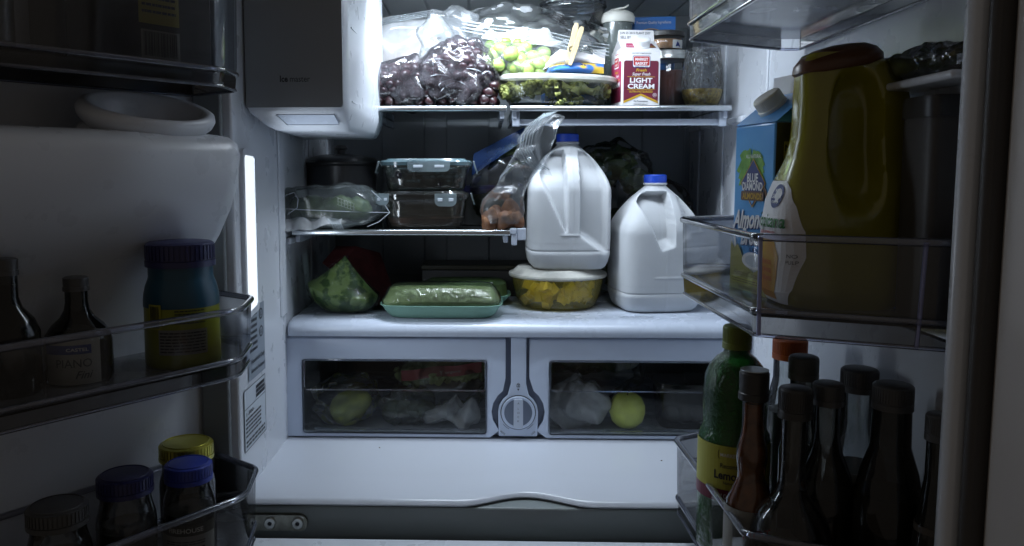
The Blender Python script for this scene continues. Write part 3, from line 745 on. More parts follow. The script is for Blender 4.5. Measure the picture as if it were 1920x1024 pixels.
b = B(); b.lathe([(.0250, .0027), (.001, .0029)], 40, cap0=False).xf(lambda v: (v.x + KX, DF - v.z, v.y + Z + kc)); b.finish('knob_dish', 'knobd', kn, True)
b = B(); b.tube([(KX + .0308 * math.cos(2 * math.pi * i / 40), DF - .0003, Z + kc + .0308 * math.sin(2 * math.pi * i / 40)) for i in range(40)], .0008, 6, True); b.finish('knob_ring', 'ink', kn, True)
b = B(); b.slab(round_poly([(KX - .0085, Z + kc - .026), (KX + .0085, Z + kc - .026), (KX + .0080, Z + kc + .0265), (KX - .0080, Z + kc + .0265)], .002, 3), [], lambda u, v, d: (u, DF - d, v), .011, .001); b.finish('knob_grip', 'greylight', kn, True, bevel=.0015)
p = Print(lambda u, v, h: (u, DF - h, Z + v))
lz = -.378
p.rect(KX - .003, lz - .003, KX + .003, lz + .002, 'ink', .0006); p.rect(KX - .0022, lz - .002, KX + .0022, lz + .001, 'grey', .0008); p.rect(KX - .0005, lz - .0018, KX + .0005, lz + .0008, 'ink', .001)
for a in range(0, 180, 30):
    p.poly([(KX + r_ * math.cos(R(q)), lz + .002 + r_ * 1.2 * math.sin(R(q))) for r_, q in ((.0022, a), (.0022, a + 30), (.0015, a + 30), (.0015, a))], 'ink', .0006)
p.poly([(KX - .002, lz - .006), (KX + .002, lz - .006), (KX, lz - .0095)], 'ink', .0006)
for s_ in (-1, 1):
    for k in range(6):
        a0, a1 = R(-90 + s_ * (28 + k * 4)), R(-90 + s_ * (32 + k * 4))
        p.poly([(KX + r_ * math.cos(q), kc + r_ * math.sin(q)) for r_, q in ((.0345, a0), (.0345, a1), (.0338, a1), (.0338, a0))], 'ink', .0006)
p.text('UNLOCK', KX - .0272, KC - .037, .0042, 'ink', .0105, h=.0006, rot=R(-40)); p.text('LOCK', KX + .0272, KC - .037, .0042, 'ink', .0085, h=.0006, rot=R(40))
p.finish('lock_marks', post, True)
p = Print(lambda u, v, h: (u, DF - .011 - h, Z + v))
for i, ch in enumerate('LOCK'): p.text(ch, KX, kc + .010 - i * .0075, .0052, 'inkmid', h=.0003, bold=0)
p.text('^', KX, kc + .0185, .008, 'inkmid', h=.0003, bold=0); p.finish('grip_marks', kn, True)

# ------------------------------------------------------------------ freezer drawer below
t = thing('freezer_drawer', 'white freezer drawer top edge below the cabinet', 'freezer drawer', (0, 1.0, Z - .75))
b = B(); b.box(-WALL - .04, WALL + .04, .93, 1.094, Z - .95, Z - .520); b.finish('drawer_front', 'liner', t, True, bevel=.008, seg=3)
b = B(); b.box(X(930, 1.064, -.5), X(1072, 1.064, -.5), 1.02, 1.067, Z - .5205, Z - .5180); b.finish('grip_insert', 'reddark', t, True, bevel=.001)
b = B(); b.box(-WALL, WALL, 1.096, 1.122, Z - .62, Z - .535); b.finish('drawer_seal', 'gasket', t, True, bevel=.003)

# === OBJECTS ===

# ================================================================== things on the shelves
def sm(a, b_, x):
    t = max(0, min(1, (x - a) / (b_ - a))); return t * t * (3 - 2 * t)
def stand(px, D, z): return Vector((X(px, D, z), D, Z + z))
def cap_ribs(bb, r, z0, z1, n=40, cx=0, cy=0):
    for i in range(n):
        a = 2 * math.pi * i / n; c = Vector((cx + math.cos(a) * r, cy + math.sin(a) * r, 0)); t = Vector((-math.sin(a), math.cos(a), 0)) * r * .045; o = Vector((math.cos(a), math.sin(a), 0)) * r * .035
        bb.loft([[Vector((q.x, q.y, z)) for q in (c - t - o, c - t + o * .6, c + t + o * .6, c + t - o)] for z in (z0, z1)])
    return bb

# ---- milk jugs
def jug(label, loc, rz, hnd):
    t = thing('milk_jug', label, 'milk jug', loc, (0, 0, rz), 'gallon milk jugs with blue caps')
    prof = [(.052, .0), (.066, .001), (.071, .006), (.0745, .014), (.0765, .028), (.0768, .0345), (.0756, .0362), (.0768, .038), (.077, .05)] + [(.0772, .05 + .00166 * i) for i in range(1, 60)] + [(.0765, .154), (.0750, .160), (.0735, .165), (.071, .171), (.0685, .176), (.0655, .182), (.062, .188), (.0575, .195), (.053, .2015), (.048, .208), (.042, .2145), (.036, .220), (.030, .2255), (.0245, .230), (.0215, .233), (.0195, .236), (.0195, .244)]
    fine = []
    for (ra, za), (rb, zb_) in zip(prof, prof[1:]):
        k_ = max(1, int((zb_ - za) / .0017)) if za > .03 else 1
        fine += [(ra + (rb - ra) * q / k_, za + (zb_ - za) * q / k_) for q in range(k_)]
    rings = []
    for r_, z in fine + [prof[-1]]:
        e = 2.2 + 3.2 * (1 - sm(.14, .232, z)); e = e if z > .02 else 4.2
        rg = ring_arc(0, 0, z, r_, r_ * .98, e, 220); out = []
        for p in rg:
            q = p.copy()
            if p.y < .01:
                f = sm(.01, -.02, p.y)
                hx, hw_, zb, xo, sl, sr, dp = hnd
                x = (hx - hw_) - p.x; zl = zb - .30 * min(x, xo) + sl * max(0, x - xo)
                m_ = sm(0, .0035, x) * sm(r_ * .97, r_ * .72, abs(p.x)) * sm(zl - .006, zl + .012, z) * sm(.2265, .214, z); q.y += dp * m_ * f
                x = p.x - (hx + hw_); zl = zb - sr * max(0, x - .004)
                m_ = sm(0, .0035, x) * sm(zl - .008, zl + .010, z) * sm(.2265, .212, z) * sm(r_ * .99, r_ * .70, abs(p.x)); q.y += .020 * m_ * f
                # raised mould marks
                q.y -= .0012 * sm(.003, .0, abs(z - .066)) * sm(.028, .026, abs(p.x - .006)) * f
            q.y -= .0007 * math.exp(-(p.x / .0012) ** 2) * (p.y < 0)
            out.append(q)
        rings.append(out)
    b = B(); b.loft(rings); b.finish('body', 'milk', t, smooth=55)
    b = B(); b.lathe([(.0215, .2365), (.0225, .2375), (.0225, .2395), (.0205, .2405)], 32); b.finish('neck_collar', 'milk', t, smooth=40)
    b = B(); b.lathe([(.0208, .2405), (.0210, .254), (.0200, .2555), (.018, .2562)], 40); cap_ribs(b, .0208, .2425, .2535, 44); b.finish('cap', 'capblue', t, smooth=30)
    p = Print(lambda u, v, h: (u, -.0766 - h, v))
    return t
jug('translucent gallon milk jug standing on the lid of the yellow fruit bowl', (X(1062, 1.555, -.13), 1.555, Z - .1835), R(3), (.002, .0115, .068, .0, 2.1, .75, .030))
jug('translucent gallon milk jug standing directly on the drawer cover', (X(1226, 1.545, -.13), 1.545, ZCR + .0005), R(8), (.022, .0075, .128, .026, 2.4, .55, .036))

# ---- yellow fruit bowl under the left jug
BX = X(1045, 1.56, -.22)
t = thing('fruit_bowl', 'amber plastic bowl of yellow fruit chunks under the left milk jug', 'bowl', (BX, 1.56, ZCR + .0005))
b = B(); b.lathe([(.066, 0), (.070, .001), (.075, .006), (.081, .02), (.086, .040), (.089, .057), (.0925, .059), (.0925, .0615), (.089, .062)], 72, cap1=False); b.finish('bowl', 'bowl', t, smooth=45)
b = B(); b.lathe([(.088, .0595), (.0945, .0600), (.0958, .0635), (.0945, .0665), (.088, .0690), (.082, .0745), (.078, .0775), (.02, .0775)], 72); b.finish('lid', 'lidtrans', t, smooth=30)
rg = random.Random(5); pl = []
for i in range(46):
    a = rg.uniform(0, 2 * math.pi); q = math.sqrt(rg.uniform(0, 1)); zz = rg.uniform(.014, .046)
    if i < 26: q = rg.uniform(.80, 1); a = rg.uniform(math.pi, 2 * math.pi)
    r_ = (.058 + zz * .25) * q; pl.append((BX + r_ * math.cos(a), 1.56 + r_ * math.sin(a), ZCR + zz))
b = B(); b.box(-.010, .010, -.009, .009, -.009, .009, .002); blob(B(), (0, 0, 0), 1)
scatter('fruit_chunk', b, 'pineapple', pl, 'yellow fruit chunk among the others heaped inside the amber bowl', 'fruit', 'fruit chunks in the amber bowl', smooth=20)

# ---- green wrapped tray and second tray behind
t = thing('food_tray', 'mint green foam tray of wrapped green vegetables at the cover edge', 'food tray', (X(829, 1.455, -.25), 1.455, ZCR + .0005))
b = B(); b.loft([ring(0, 0, 0, .088, .040, 5, 64), ring(0, 0, .001, .092, .044, 5, 64), ring(0, 0, .008, .099, .050, 5, 64), ring(0, 0, .022, .108, .058, 5, 64), ring(0, 0, .0245, .1115, .061, 5, 64), ring(0, 0, .0245, .108, .057, 5, 64), ring(0, 0, .010, .097, .047, 5, 64)], True, True); b.finish('tray', 'tray', t, smooth=40)
b = B(); b.loft([[Vector((p_.x, p_.y + .0016 * math.sin(p_.x * 0 + p_.y * 420), p_.z + .0012 * math.sin(p_.y * 420))) for p_ in ring(0, 0, z, a, c_, e_, 120)] for z, a, c_, e_ in ((.010, .094, .046, 5), (.024, .1055, .0555, 5), (.030, .1055, .0555, 5), (.0505, .094, .040, 5), (.0535, .090, .036, 5), (.0550, .080, .030, 5), (.0560, .02, .008, 3))])
b.finish('wrapped_greens', 'husk', t, smooth=25)
b = B(); b.loft([[Vector((p_.x, p_.y, p_.z)) + Vector((p_.x * 6, p_.y * 10, .3)).normalized() * (.0012 + .35 * folds(p_, 5, .02, .004)) for p_ in ring(0, 0, z, a, c_, e_, 140)] for z, a, c_, e_ in ((.018, .104, .054, 5), (.026, .107, .057, 5), (.032, .107, .057, 5), (.038, .1035, .0525, 5), (.045, .0995, .047, 5), (.052, .095, .0415, 5), (.0553, .091, .037, 5), (.0570, .08, .03, 4), (.058, .050, .02, 3))], False, True)
b.finish('cling_film', 'wrap', t, smooth=40)
t = thing('food_tray', 'dim wrapped food tray with a white price label behind the green tray', 'food tray', (X(872, 1.60, -.22), 1.60, ZCR + .0005))
b = B(); b.loft([ring(0, 0, 0, .075, .04, 5, 48), ring(0, 0, .018, .092, .055, 5, 48)]); b.finish('tray', 'tray', t, smooth=40)
b = B(); b.loft([ring(0, 0, .018, .086, .05, 4, 48), ring(0, 0, .040, .082, .046, 4, 48), ring(0, 0, .046, .070, .035, 4, 48)]); b.finish('vegetable', 'leafdim', t, smooth=40)
p = Print(lambda u, v, h: (u, -.046 - h + (v - .030) * .3, v)); p.rect(-.004, .034, .055, .046, 'labelw', .003); p.lines(-.001, .052, .036, .045, 3, 'ink', .0036, .5, 8); p.finish('price_label', t)
t = thing('flat_carton', 'flat dark carton lying behind the foam trays at the back', 'carton', (X(890, 1.72, -.2), 1.72, ZCR + .0005))
b = B(); b.box(-.11, .12, -.05, .05, 0, .055); b.finish('box', 'darkgray', t, bevel=.002)
b = B(); b.box(-.112, .122, -.053, .052, .056, .066); b.finish('lid', 'almdark', t, bevel=.002)

# ---- watermelon quarter in film
t = thing('watermelon', 'film wrapped watermelon wedge, green rind toward the viewer, left on the cover', 'watermelon', (X(642, 1.47, -.22), 1.49, ZCR), (0, 0, R(0)))
def wedge(bb, rad, off=0):
    # quarter ball: rind is the sphere, two flat cut faces meet along the top edge
    n, m = 26, 22; rings = []
    for i in range(n + 1):
        th = -math.pi / 2 + math.pi * i / n
        ring_ = []
        for k in range(m + 1):
            ph = R(100) + R(92) * k / m
            ring_.append(Vector((math.cos(th) * math.cos(ph), math.sin(th), math.cos(th) * math.sin(ph))) * rad)
        rings.append(ring_)
    bb.loft(rings, False, False, closed=False); return bb
Rw = .088
mrot = __import__('mathutils').Euler((R(12), R(-38), R(24))).to_matrix()
def wtf(v):
    q = mrot @ v; return Vector((q.x * 1.0 + .038, q.y * .9 + .01, q.z * 1.0 + .052))
# build as cone like wedge: apex up, rounded rind below
apex = Vector((.006, -.018, .106))
def rindpt(u, v):
    a = math.pi * (.02 + .96 * u); w_ = math.pi * .5 * v
    x = -.066 * math.cos(a) * (1 - .10 * v); y = -.012 - .050 * math.sin(a) * math.cos(w_ * .8)
    z = .040 * (1 - math.sin(w_)) + .004 * math.cos(a * 2) * (1 - v) + .020 * math.cos(a) * (1 - v) ** 1.2 * .6
    x *= (.30 + .70 * math.cos(w_ * .92)); y = -.012 + (y + .012) * (.25 + .75 * math.cos(w_ * .9)); return Vector((x, y, max(.0, z)))
b = B(); n, m = 30, 16
b.loft([[rindpt(i / n, k / m) for i in range(n + 1)] for k in range(m + 1)], False, False, closed=False)
b.loft([[apex + (rindpt(i / n, 0) - apex) * q + Vector((0, .004 * math.sin(math.pi * i / n) * math.sin(math.pi * q), -.004 * math.sin(math.pi * q))) for i in range(n + 1)] for q in [k / 10 for k in range(11)]], False, False, closed=False)
b.finish('rind', 'rind', t, smooth=60)
b = B()
pA, pB, pC = Vector((.004, .0, .088)), Vector((.085, .03, .015)), Vector((.02, .075, .004))
fl = [Vector((.0, -.012, .091)), Vector((.068, -.010, .036)), Vector((.062, .0, .010)), Vector((.085, .05, .003)), Vector((.088, .085, .012)), Vector((.055, .10, .100)), Vector((.01, .08, .115))]
bk = [q + Vector((-.045, .03, -.002)) for q in fl]
b.loft([fl, bk]); b.finish('flesh', 'flesh', t, smooth=30)
def puff(q, k):
    d = (q - Vector((.0, .02, .045))).normalized(); return q + d * (.0022 + abs(folds(q, 9, .016, .006)) * k)
b = B(); n, m = 70, 30
b.loft([[puff(rindpt(i / n, k / m), 1.0) for i in range(n + 1)] for k in range(m + 1)], False, False, closed=False)
b.loft([[puff(apex + (rindpt(i / n, 0) - apex) * q, .6) for i in range(n + 1)] for q in [k / 20 for k in range(21)]], False, False, closed=False)
b.finish('cling_film', 'wrap', t, smooth=25)

# ---- middle shelf: two latch lid containers
def latchbox(label, loc, w_, h, d, latches, lidmat, fill, fillh, fillmat, e=3.6):
    t = thing('food_container', label, 'food container', loc)
    b = B(); b.loft([ring(0, 0, .0, w_ * .80, d * .80, e, 64), ring(0, 0, .001, w_ * .84, d * .84, e, 64), ring(0, 0, .007, w_ * .875, d * .875, e, 64), ring(0, 0, h * .5, w_ * .92, d * .92, e, 64), ring(0, 0, h - .010, w_ * .965, d * .965, e, 64), ring(0, 0, h - .008, w_, d, e, 64), ring(0, 0, h - .004, w_, d, e, 64)], True, False); b.finish('glass_body', 'glass2', t, smooth=45)
    b = B(); b.loft([ring(0, 0, .004, w_ * .80, d * .80, e, 64), ring(0, 0, h - .012, w_ * .93, d * .93, e, 64)], True, False); b.finish('inner_wall', 'glass2', t, smooth=45)
    b = B(); b.loft([ring(0, 0, h - .005, w_ * 1.01, d * 1.01, e, 64), ring(0, 0, h + .001, w_ * 1.02, d * 1.02, e, 64), ring(0, 0, h + .004, w_ * .99, d * .99, e, 64), ring(0, 0, h + .003, w_ * .93, d * .93, e, 64), ring(0, 0, h + .007, w_ * .88, d * .88, e, 64), ring(0, 0, h + .008, w_ * .6, d * .6, e, 64)], True, True); b.finish('lid', lidmat, t, smooth=35)
    for (px_, lw, lh) in latches:
        b = B(); y = -d * 1.03
        b.slab(round_poly([(px_ - lw, h + .003), (px_ + lw, h + .003), (px_ + lw, h - lh), (px_ - lw, h - lh)], [.002, .002, lh * .5, lh * .5], 6), [], lambda u, v, q: (u, y - q, v), .0035, .0005)
        lt = b.finish('latch', 'latch', t, bevel=.001)
        for k in (-1, 1):
            b = B(); b.box(px_ + k * lw * .5 - lw * .22, px_ + k * lw * .5 + lw * .22, y - .0042, y - .003, h - lh * .55, h - lh * .28); b.finish('latch_slot', 'stickw', lt, bevel=.0004)
    for s_ in (-1, 1):
        b = B(); b.slab(round_poly([(-.02, h + .003), (.02, h + .003), (.02, h - .020), (-.02, h - .020)], [.002, .002, .008, .008], 5), [], lambda u, v, q: (s_ * (w_ * 1.03 + q + .006 * sm(h, h - .02, v)), u, v), .0035, .0005)
        b.finish('latch', 'latch', t, bevel=.001)
    b = B(); rr = random.Random(len(label)); 
    if fill == 'solid':
        b.loft([ring(0, 0, .005, w_ * .78, d * .78, e, 48), ring(0, 0, fillh, w_ * .88, d * .88, e, 48)]); b.finish('contents', fillmat, t, smooth=40)
    return t
cx1, cx2 = X(801, 1.50, -.03), X(799, 1.49, -.07)
latchbox('square latch lid container with reddish leftovers, lower of the stacked two', (cx2, 1.485, ZMID + .0005), .080, .062, .060, [(.040, .0195, .020), (-.073, .012, .018)], 'lidclear' if False else 'glass2', 'solid', .020, 'mush')
cU = latchbox('square container of black olives with a pale blue lid, stacked on top', (cx1, 1.495, ZMID + .0705), .083, .050, .062, [(.008, .038, .0165)], 'lidblue', 'none', 0, None)
b = B(); blob(b, (0, 0, 0), .008, n=10, m=6); pl = []
for i in range(44):
    pl.append((cx1 + rg.uniform(-.062, .062), 1.495 + rg.uniform(-.05, .045) - (.0 if i > 22 else .0), ZMID + .0705 + .012 + rg.choice((0, .008, .016)) * 1.0))
scatter('olive', b, 'olive', pl, 'black olive among the others in the upper latch lid container', 'olive', 'black olives in the upper container')
# navy lidded tub further back
t = thing('food_tub', 'dark tub with a navy lid far back beside the latch lid containers', 'food tub', (X(905, 1.62, -.06), 1.62, ZMID + .0005))
b = B(); b.lathe([(.055, 0), (.062, .06), (.064, .062)], 48, 4); b.finish('tub', 'darkgray', t)
b = B(); b.lathe([(.066, .060), (.068, .064), (.068, .072), (.06, .076)], 48, 4); b.finish('lid', 'bluelid', t)
# dark pot at back left
t = thing('cooking_pot', 'dark lidded pot in the shadow behind the bag of greens', 'pot', (X(640, 1.62, 0), 1.62, ZMID + .0005))
b = B(); b.lathe([(.06, 0), (.068, .006), (.072, .115), (.076, .118), (.076, .122)], 48)
b.finish('pot_body', 'potmat', t, smooth=40)
b = B(); b.lathe([(.077, .1225), (.070, .130), (.04, .137), (.012, .139)], 48, cap0=False); b.finish('pot_lid', 'potmat', t, smooth=40)
b = B(); b.lathe([(.008, .139), (.008, .146), (.014, .150), (.010, .156)], 24); b.finish('lid_knob', 'potmat', t, smooth=40)

# ---- bag of greens at left of the middle shelf
t = thing('food_bag', 'clear bag of green vegetables lying at the left of the middle shelf', 'bag', (X(612, 1.45, -.06), 1.45, ZMID + .001))
film('bag_film', t, (0, 0, .042), .108, .050, .038, 'filmgrey', e=3.6, ev=3.4, lam=.075, amp=.010, seed=12, N=110, K=56,
     shape=lambda q: (q.x + .016 * sm(.085, .11, q.x) * (1 - abs(q.z) / .04), q.y * (1 - .5 * sm(.07, .125, abs(q.x))), q.z * (1 - .55 * sm(.065, .125, abs(q.x))) - .004 * sm(.03, .12, -q.x)))
def ribbon(bb, pts, nrm, wd, ns=1):
    pass
b = B()
sp = [(-.112, -.042, .040), (-.085, -.050, .041), (-.058, -.053, .038), (-.02, -.054, .036), (.03, -.053, .034), (.07, -.046, .032), (.118, -.020, .030)]
b.tube(sp, .0008, 6); b.tube([(-.075, -.049, .041), (-.060, -.055, .062), (-.045, -.056, .067), (-.038, -.057, .055), (-.040, -.057, .040), (-.058, -.055, .028)], .0008, 6)
b.tube([(.118, -.020, .030), (.104, -.03, .054), (.088, -.04, .070)], .0008, 6); b.tube([(.118, -.020, .030), (.10, -.035, .014), (.08, -.04, .006)], .0008, 6)
b.finish('bag_seam', 'seam', t, smooth=60)
b = B(); n = 24
fp = [[(-.112 + .150 * i / n, -.048 - .012 * v - .004 * math.sin(i * 1.1), .022 - .022 * v * (.4 + .6 * math.sin(math.pi * min(1, i / n * 1.1))) - .002 * math.sin(i * .9)) for i in range(n + 1)] for v in [k / 6 for k in range(7)]]
b.loft([[Vector(p_) for p_ in r_] for r_ in fp], False, False, closed=False); b.finish('bag_flap', 'filmhazy', t, smooth=50)
b = B()
for i in range(5):
    b.tube([(.012 + i * .004, -.0605 + .0002 * i, .022), (.022 + i * .004, -.0615, .010), (.026 + i * .004, -.0605, .002)], .0007, 5)
b.finish('zip_track', 'zip', t, smooth=60)
b = B()
for i in range(5):
    bb = B(); blob(bb, (-.055 + i * .027, .006 + .004 * (-1) ** i, .034 + .004 * (i % 2)), .026, 1.1, .9, .85, 22, 14, amp=.22, lam=.012, seed=i)
    bb.finish('greens', 'leafdim', t, smooth=60)
p = Print(lambda u, v, h: (u, -.047 - h, v))
for i in range(6): p.rect(.030 + i * .0055, .046 - i * .0022, .0305 + i * .0055 + .0002, .058 - i * .0022, 'labelw', .0)
for i in range(3): p.poly([(.028, .0575 - i * .006), (.060, .046 - i * .006), (.060, .0466 - i * .006), (.028, .0581 - i * .006)], 'labelw', .0)
p.finish('printed_grid', t)

# ---- blue edged bag with green chillies
t = thing('food_bag', 'blue topped produce bag with green chillies behind the containers', 'bag', (X(935, 1.56, 0), 1.56, ZMID + .001))
b = B()
q0, q1 = at(888, 288, 1.54), at(984, 238, 1.54); q2, q3 = at(984, 262, 1.53), at(884, 330, 1.53)
b.loft([[q0 + Vector((0, .004, 0)), q1 + Vector((0, .004, 0)), q2, q3], [q0 + Vector((0, .012, 0)), q1 + Vector((0, .012, 0)), q2 + Vector((0, .016, 0)), q3 + Vector((0, .016, 0))]]); b.finish('blue_panel', 'bluebag', t, True, smooth=20)
film('bag_film', t, (-.0, .0, .072), .055, .03, .068, 'filmdark', e=2.6, ev=2.2, lam=.03, amp=.007, seed=21, N=60, K=36)
for i, (a, c, d_, e_) in enumerate(((903, 300, 960, 268), (915, 318, 972, 280), (930, 300, 985, 262), (940, 330, 990, 300), (890, 318, 940, 305))):
    p0, p1 = at(a, c, 1.55 + i * .005), at(d_, e_, 1.56); mid = (p0 + p1) / 2 + Vector((0, 0, .008))
    bb = B(); bb.tube([p0, p0 * .7 + mid * .3, mid, mid * .4 + p1 * .6, p1], [.002, .005, .0065, .0055, .0025], 10); bb.finish('chilli', 'chili', t, True, smooth=60)
blob(bb := B(), (-.02, .0, .04), .03, 1, .7, .9, 20, 12, amp=.25, lam=.012, seed=3); bb.finish('leafy_greens', 'leafdim', t)

# ---- tall zip bag with brown nuggets, leaning at the shelf end
t = thing('zip_bag', 'tall crumpled clear zip bag of brown nuggets at the middle shelf end', 'bag', (X(942, 1.425, -.09), 1.432, ZMID + .001))
bx = t.location.x
nb = [(-.022, -.004, .017), (.006, -.006, .018), (.024, .002, .020), (-.012, .012, .022), (.014, .010, .034)]
pl = [(bx + a, 1.432 + c, ZMID + d_) for a, c, d_ in nb]
b = B(); blob(b, (0, 0, 0), .017, 1.15, .9, .85, 18, 12, amp=.35, lam=.012, seed=2)
scatter('nugget', b, 'nugget', pl, ['leftmost brown nugget in the bottom of the tall crumpled zip bag', 'brown nugget at the front centre of the tall crumpled zip bag', 'rightmost brown nugget in the tall crumpled zip bag, nearest the jug', 'brown nugget at the back left of the tall crumpled zip bag', 'brown nugget lying on top of the others in the tall zip bag'], 'nugget', 'brown nuggets in the tall zip bag')
path = [(930, 418), (928, 395), (930, 372), (945, 350), (962, 325), (978, 300), (992, 275), (1004, 252), (1018, 230), (1040, 212)]
wid = [.034, .040, .036, .028, .026, .029, .030, .026, .020, .008]
rings = []; n = 60
for k in range(len(path) - 1):
    for j in range(5):
        u = j / 5; px = path[k][0] * (1 - u) + path[k + 1][0] * u; py = path[k][1] * (1 - u) + path[k + 1][1] * u; w_ = wid[k] * (1 - u) + wid[k + 1] * u
        c = at(px + 12, py, 1.432 - .012 * min(1, (k + u) / 6)); tl = .5 * sm(2, 6, k + u); ax_ = Vector((math.cos(tl), 0, -math.sin(tl) * .6))
        th_ = .024 * (1 - .75 * sm(1, 4, k + u)); out = []
        for i in range(n):
            a = 2 * math.pi * i / n; pnt = c + ax_ * w_ * math.cos(a) + Vector((0, 1, 0)) * th_ * math.sin(a)
            f = folds(pnt, 31, .042, .012 if k > 1 else .006, 4); pnt += Vector((math.cos(a) * .4, math.sin(a), .15)) * f; out.append(pnt)
        rings.append(out)
b = B(); b.loft(rings, True, False); b.finish('bag_film', 'filmsoft', t, True, smooth=30)
b = B()
for i in range(5):
    pts = [at(1046 - i * 6, 208 + i * 1, 1.412), at(1018 - i * 5, 222 + i * 2, 1.408), at(1000 - i * 5.5, 250 + i, 1.404), at(994 - i * 5, 280, 1.402), at(1008 - i * 5, 305, 1.404), at(1030 - i * 6, 318, 1.408)]
    b.tube(pts, .0009, 5)
b.finish('zip_track', 'zip', t, True, smooth=60)
b = B(); n = 14
A_ = [at(1046, 208, 1.411), at(1022, 232, 1.406), at(1012, 262, 1.402), at(1016, 290, 1.402), at(1036, 330, 1.404)]
C_ = [at(1040, 212, 1.416), at(992, 230, 1.412), at(970, 262, 1.408), at(968, 292, 1.408), at(990, 322, 1.410)]
b.loft([[a.lerp(c, k / n) + Vector((0, .003 * math.sin(k * 1.6), 0)) for a, c in zip(A_, C_)] for k in range(n + 1)], False, False, closed=False)
b.finish('zip_flap', 'filmhazy2', t, True, smooth=50)

# ---- leafy greens bag hanging at the back behind the jugs, and onions
t = thing('food_bag', 'clear bag of leafy greens in shadow behind the left milk jug', 'bag', (X(1150, 1.68, -.05), 1.70, ZCR + .001))
film('bag_film', t, (0, 0, .24), .085, .05, .085, 'filmdark', lam=.03, amp=.010, seed=41, N=72, K=40)
for i in range(9):
    bb = B(); blob(bb, (rg.uniform(-.055, .055), rg.uniform(-.02, .02), rg.uniform(.19, .295)), .030, 1.1, .7, .9, 18, 12, amp=.5, lam=.012, seed=40 + i); bb.finish('leaf_clump', 'leaf' if i % 2 else 'leafdim', t)
film('bag_bottom', t, (0, 0, .09), .08, .05, .088, 'filmdark', lam=.03, amp=.010, seed=42, N=60, K=30)
for i in range(7):
    bb = B(); blob(bb, (rg.uniform(-.05, .05), rg.uniform(-.02, .02), rg.uniform(.03, .15)), .032, 1.1, .8, .9, 16, 10, amp=.5, lam=.012, seed=60 + i); bb.finish('leaf_clump', 'leafdim', t)
t = thing('onion_bag', 'bag of brown onions heaped in shadow above the right milk jug', 'onion bag', (X(1232, 1.70, -.08), 1.72, ZCR + .001))
film('bag_film', t, (0, 0, .150), .080, .045, .095, 'filmdark', lam=.04, amp=.008, seed=51, N=64, K=36, shape=lambda q: (q.x + .015 * q.z / .1, q.y, q.z))
pl = []
for i in range(16): pl.append((t.location.x + rg.uniform(-.048, .052), 1.72 + rg.uniform(-.015, .02), ZCR + .035 + .027 * (i % 8)))
b = B(); blob(b, (0, 0, 0), .021, 1, 1, .88, 20, 12, amp=.06, lam=.01)
scatter('onion', b, 'net', pl, 'brown onion among the others in the bag behind the right jug', 'onion', 'onions in the bag behind the right jug')

# ================================================================== TOP SHELF
# ---- dark cherries
cpl = []
xa_, xb_ = X(714, 1.53, .15), X(926, 1.53, .15); sp_ = .0192
for lay in range(8):
    for j_ in range(3):
        for i_ in range(14):
            x = xa_ + (i_ + .5 * ((j_ + lay) % 2)) * sp_; px = 714 + (x - xa_) / (xb_ - xa_) * 212
            if x > xb_: continue
            top = 132 - 66 * math.exp(-((px - 862) / 52) ** 2) - 16 * math.exp(-((px - 742) / 30) ** 2)
            zz = .0125 + lay * .0150; zmax = (197 - top) / 1010
            if zz > zmax or (j_ == 0 and zz > zmax * .8): continue
            cpl.append((x + rg.uniform(-.003, .003), 1.508 + j_ * .0175 + rg.uniform(-.002, .002), ZTOP + zz + rg.uniform(-.002, .002)))
b = B(); blob(b, (0, 0, 0), .0108, 1, 1, .95, 16, 10, amp=.28, lam=.010)
scatter('cherry', b, 'cherry', cpl, 'dark red cherry among the others heaped in the crumpled clear bags', 'cherry', 'dark cherries in the clear bags', scales=[rg.uniform(.86, 1.16) for _ in cpl])
t = thing('cherry_bag', 'large knotted clear bag bulging with dark cherries, right of its neighbour', 'bag', (X(855, 1.54, .13), 1.535, ZTOP + .001))
film('bag_film', t, (0, -.004, .064), .080, .050, .066, 'filmdull', e=2.6, ev=2.3, lam=.034, amp=.012, seed=71, N=120, K=70,
     shape=lambda q: (q.x * (1 - .30 * sm(.0, .07, q.z)) + .008 * sm(0, .06, q.z), q.y, q.z))
film('bag_top', t, (-.012, .020, .132), .060, .026, .056, 'filmgrape', e=2.2, ev=2.4, lam=.036, amp=.014, seed=72, N=80, K=44)
b = B(); rq = random.Random(8)
for k_ in range(9):
    px, py = rq.uniform(800, 915), rq.uniform(90, 175); a_ = rq.uniform(-1.2, 1.2); L_ = rq.uniform(18, 42)
    b.tube([at(px + math.cos(a_) * L_ * f - 6 * f * f * math.sin(a_), py + math.sin(a_) * L_ * f + 10 * f * f, 1.484 + .0008 * (px - 860) ** 2 / 1000 + .004 * f) for f in (0, .25, .5, .75, 1)], [.0003, .0008, .0009, .0007, .0003], 5)
b.finish('film_crease', 'seam', t, True, smooth=60)
t = thing('cherry_bag', 'smaller clear bag of dark cherries slumped at the left shelf end', 'bag', (X(752, 1.54, .13), 1.530, ZTOP + .001))
film('bag_film', t, (0, 0, .045), .056, .046, .047, 'filmdull', e=2.6, ev=2.3, lam=.030, amp=.010, seed=75, N=96, K=56,
     shape=lambda q: (q.x, q.y, q.z * (1 + .25 * (q.x / .05))))
